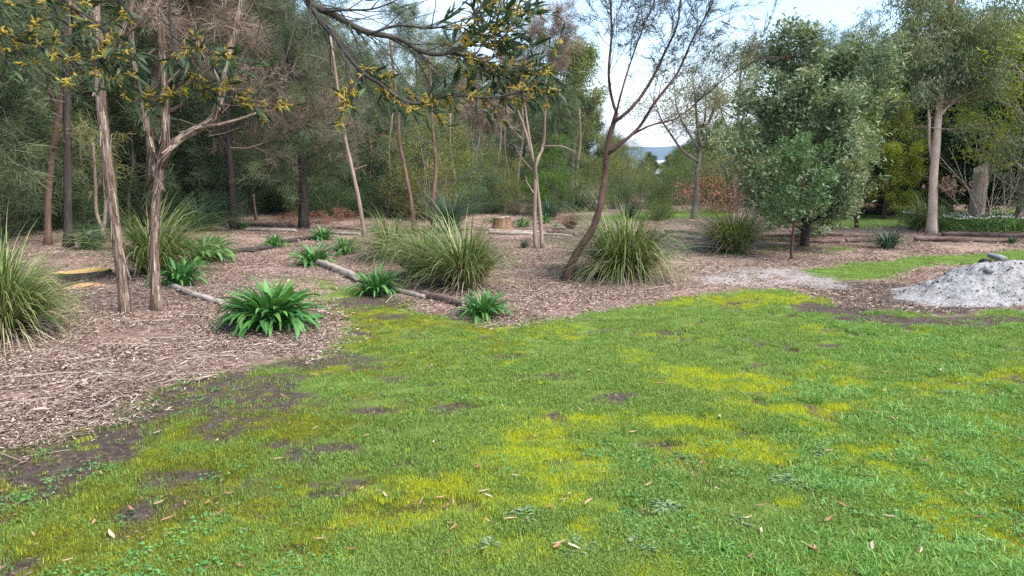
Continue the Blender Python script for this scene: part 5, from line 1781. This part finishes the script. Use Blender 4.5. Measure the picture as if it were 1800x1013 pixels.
for nm_, L_, a_, c_ in (('limb', A1, .017, .005), ('limb', A2, .014, .007), ('limb', A3, .008, .003), ('limb', A4, .006, .002), ('limb', A5, .006, .002), ('limb', A6, .005, .002), ('limb', A7, .006, .002), ('limb', A8, .005, .002),
                        ('limb', LB, .014, .003), ('limb', LC, .013, .003), ('limb', LD, .008, .003), ('limb', LE, .005, .002), ('limb', LF, .005, .002), ('limb', LG, .005, .002)):
    P_ = catmull(L_, 5 * len(L_))
    V, Q, T = tube(P_, np.linspace(a_, c_, len(P_)), 7, rng_, .06)
    LIMB[id(L_)] = obj('limb', make_mesh('limb', V - np.array(TR), [Q, T], {'rnd': np.full(len(V), .5)}, True), 'acacia_bark', AC)
for L_, a_, c_ in parts:
    P_ = catmull(L_, 6 * len(L_))
    mb.add(*tube(P_, np.linspace(a_, c_, len(P_)), 9, rng_, .07))
obj('trunk', mb.mesh('trunk', True, TR), 'acacia_bark', AC)

# leafy twigs: (limb, from t, to t, how many twigs, bare 0..1, reach, leaves per twig)
R_ = random.Random(404)
tw = MB()
leafP, leafD, flP, flD, leafL, flL = [], [], [], [], [], []
cur = [AC]


def twig(q, d, L, nl, nf):
    pts = [q]
    for k in range(5):
        d = (d + rv(R_, .16) + Vector((0, 0, -.02))).normalized()
        q = q + d * (L / 5)
        pts.append(q)
    V, Q, T = tube(catmull(pts, 7), np.linspace(.0028, .0012, 7), 4, None, 0, False)
    tw.add(V, Q)
    for k in range(int(nl * 1.5)):
        t = R_.uniform(.25, 1.0) * 4.999
        i = int(t)
        c = pts[i].lerp(pts[i + 1], t - i)
        leafP.append(c)
        leafL.append(cur[0])
        leafD.append((turn(R_, (pts[i + 1] - pts[i]).normalized(), R_.uniform(.3, 1.0)) + Vector((0, 0, R_.uniform(-.25, .15)))).normalized())
    for k in range(nf if R_.random() < .55 else nf - 1):
        t = R_.uniform(.1, .85) * 4.999
        i = int(t)
        flL.append(cur[0])
        flP.append(pts[i].lerp(pts[i + 1], t - i))
        flD.append((pts[i + 1] - pts[i]).normalized())


def clad(Lm, t0, t1, n, L, nl, nf, out=.9, bias=(0, 0, 0)):
    P_ = catmull(Lm, 40)
    cur[0] = LIMB.get(id(Lm), AC)
    for k in range(n):
        t = t0 + (t1 - t0) * (k + R_.random()) / n
        i = min(38, int(t * 39))
        d = Vector(P_[i + 1] - P_[i]).normalized()
        d = (turn(R_, d, R_.uniform(.2, out)) + Vector(bias)).normalized()
        twig(Vector(P_[i]), d, L * R_.uniform(.45, .95), nl, nf)


clad(A1, .66, 1, 26, .34, 6, 2, 1.1)
clad(A6, 0, 1, 22, .32, 7, 2, 1.1)
clad(A5, .0, 1, 30, .3, 7, 2, 1.2)
clad(A3, .5, 1, 20, .26, 5, 2, 1.2)
clad(A7, .5, 1, 8, .22, 4, 1, 1.0)
clad(A2, .72, 1, 7, .18, 5, 2, 1.0)
clad(A3, 0, .45, 12, .16, 5, 2, 1.2)
clad(A8, .2, 1, 8, .1, 3, 3, 1.0)
clad(LB, .4, 1, 26, .34, 7, 2, 1.2)
clad(LC, .4, 1, 30, .32, 6, 2, 1.2)
clad(LG, .2, 1, 12, .2, 5, 2, 1.2)
clad(LE, .1, 1, 13, .2, 6, 2, 1.1)
clad(LF, .2, 1, 10, .18, 4, 2, 1.1)
clad(LD, .68, 1, 13, .2, 5, 3, 1.1)
clad(A4, .1, .9, 4, .2, 2, 0, 1.0)
# bare twigs along the open limbs
clad(A1, .0, .75, 26, .55, 0, 0, .9)
clad(A2, .0, .75, 16, .45, 0, 0, .9, (-.2, 0, -.1))
clad(mainl, .7, 1, 16, .7, 0, 0, .9, (-.2, 0, -.3))
clad(A7, .0, .7, 8, .3, 0, 0, .8)
clad(LD, .2, .7, 6, .25, 0, 0, .8)
clad(A3, .2, .7, 6, .2, 0, 0, 1.0)
obj('twigs', tw.mesh('twigs', False, TR), 'acacia_bark', AC)

LV = []
for s in range(10):
    lb = MB()
    rl = np.random.default_rng(s)
    n = 6
    V, Q = [], []
    cv = rl.uniform(-.1, .16)
    for k in range(n + 1):
        t = k / n
        w = .2 * max(.03, math.sin(PI * min(1, t ** .8)) ** .75)
        y_ = cv * t * t
        z_ = -.12 * t * t
        V += [(t, y_ - w * .5, z_ + .02), (t, y_, z_), (t, y_ + w * .5, z_ + .02)]
    for k in range(n):
        for j in range(2):
            a = 3 * k + j
            Q.append((a, a + 1, a + 4, a + 3))
    me = make_mesh('leaf', np.array(V), [np.array(Q)], {'rnd': np.full(len(V), s / 9)}, True)
    me.materials.append(M['acacia_leaf'])
    LV.append(me)
BL = []
for s in range(6):
    bb = MB()
    rl = np.random.default_rng(50 + s)
    for k in range(rl.integers(5, 9)):
        d = norm(rl.normal(0, 1, 3) + np.array([.7, 0, .25]))
        L = rl.uniform(.022, .045)
        o_ = rl.normal(0, .008, 3)
        t = np.linspace(0, 1, 5)[:, None]
        P_ = o_ + d * L * t + np.array([0, 0, -.006]) * t ** 2
        V, Q, T = tube(P_, np.array([.0022, .0036, .0038, .0034, .0016]), 6, rl, .25)
        bb.add(V, Q, T, rl.random())
        n_ = 46
        ti = rl.random(n_)[:, None]
        rd = rl.normal(0, 1, (n_, 3))
        leaves(bb, rl, o_ + d * L * ti, rd, .0062, .0016, 'strip', 0)
    me = bb.mesh('blossom')
    me.materials.append(M['acacia_flower'])
    BL.append(me)


def orient(o, d, roll):
    q = d.to_track_quat('X', 'Z')
    o.rotation_euler = (q.to_matrix() @ Matrix.Rotation(roll, 3, 'X')).to_euler()


order = list(range(len(leafP)))
R_.shuffle(order)
inview = [i for i in order if leafP[i].y > 0 and -100 < (leafP[i].x / leafP[i].y) * FPX * .95 + 900 < 1000]
first = set(inview[:296])
rest = MB()
rp, rd_, rn_ = [], [], []
for i in range(len(leafP)):
    if i in first:
        o = bpy.data.objects.new('leaf', LV[R_.randrange(10)])
        COL.objects.link(o)
        o.parent = leafL[i]
        o.location = leafP[i] - TR
        orient(o, leafD[i], R_.uniform(-1.2, 1.2))
        s_ = R_.uniform(.05, .09)
        o.scale = (s_, s_ * R_.uniform(.8, 1.15), s_)
    else:
        rp.append(tuple(leafP[i] - TR))
        rd_.append(tuple(leafD[i]))
leaves(rest, rng_, np.array(rp), np.array(rd_), rng_.uniform(.05, .09, len(rp)), rng_.uniform(.01, .015, len(rp)), 'lance', .3)
o = obj('foliage', rest.mesh('foliage'), 'acacia_leaf', AC)
o['kind'] = 'stuff'
for p, d, lm_ in zip(flP, flD, flL):
    o = bpy.data.objects.new('blossom', BL[R_.randrange(6)])
    COL.objects.link(o)
    o.parent = lm_
    o.location = p - TR
    orient(o, (d + rv(R_, .5)).normalized(), R_.uniform(0, 6))
    o.scale = (R_.uniform(.5, .9),) * 3

# ------------------------------------------------------------------ far away: hill, house, haze
hn = 60
hv, hq = [], []
for i in range(hn + 1):
    u = i / hn
    px = 300 + 1300 * u
    top = 268 - 9 * math.exp(-((px - 1245) / 70) ** 2) - 3 * math.exp(-((px - 1130) / 60) ** 2) + 12 * sstep(1110, 900, px) + 1.2 * math.sin(px * .05) + 16 * float(sstep(1350, 1550, px))
    p = at(px, float(top) - 6, 3200)
    hv += [(p.x, 2700, -30), (p.x, 2950, p.z * .45), (p.x, 3200, p.z), (p.x, 3800, -30)]
for i in range(hn):
    for j in range(3):
        a = 4 * i + j
        hq.append((a, a + 4, a + 5, a + 1))
tag(obj('hill', make_mesh('hill', np.array(hv), [np.array(hq)], {'rnd': np.full(len(hv), .5)}, True), 'hill_wood'), 'low blue wooded hill on the horizon', kind='structure')

HB = thing('house', 'distant white house below the blue hill', 'building', (at(1155, 290, 300).x, 300, 0))
hzv = hz1(HB.location.x, 300)
HB.location.z = hzv


def box(x0, x1, y0, y1, z0, z1):
    V = np.array([(x, y, z) for z in (z0, z1) for y in (y0, y1) for x in (x0, x1)])
    return make_mesh('box', V, [np.array([(0, 2, 3, 1), (4, 5, 7, 6), (0, 1, 5, 4), (2, 6, 7, 3), (0, 4, 6, 2), (1, 3, 7, 5)])], {'rnd': np.full(8, .5)})


zt = at(1155, 287, 300).z - hzv
obj('wall', box(-3.2, 3.2, 0, 6, -1, zt), 'white_wall', HB)
V = np.array([(-3.5, -.4, zt), (3.5, -.4, zt), (3.5, 6.4, zt), (-3.5, 6.4, zt), (-3.5, 3, zt + 1.1), (3.5, 3, zt + 1.1)])
obj('roof', make_mesh('roof', V, [np.array([(0, 1, 5, 4), (2, 3, 4, 5)]), np.array([(0, 4, 3), (1, 2, 5)])], {'rnd': np.full(6, .5)}), 'roof_sheet', HB)
for x0 in (-2.2, -.5, 1.2):
    obj('window', box(x0, x0 + 1.0, -.05, .1, zt - 1.9, zt - .8), 'window_glass', HB)

hz_box = obj('haze', box(-4600, 4600, -60, 4300, -36, 130), None)
nt, out = new_mat('haze_air')
pv = nt.nodes.new('ShaderNodeVolumePrincipled')
pv.inputs['Color'].default_value = (.42, .62, 1.0, 1)
pv.inputs['Density'].default_value = .00012
nt.links.new(pv.outputs['Volume'], out.inputs['Volume'])
hz_box.data.materials.append(M['haze_air'])
tag(hz_box, 'thin blue haze in the air toward the hill', kind='stuff')
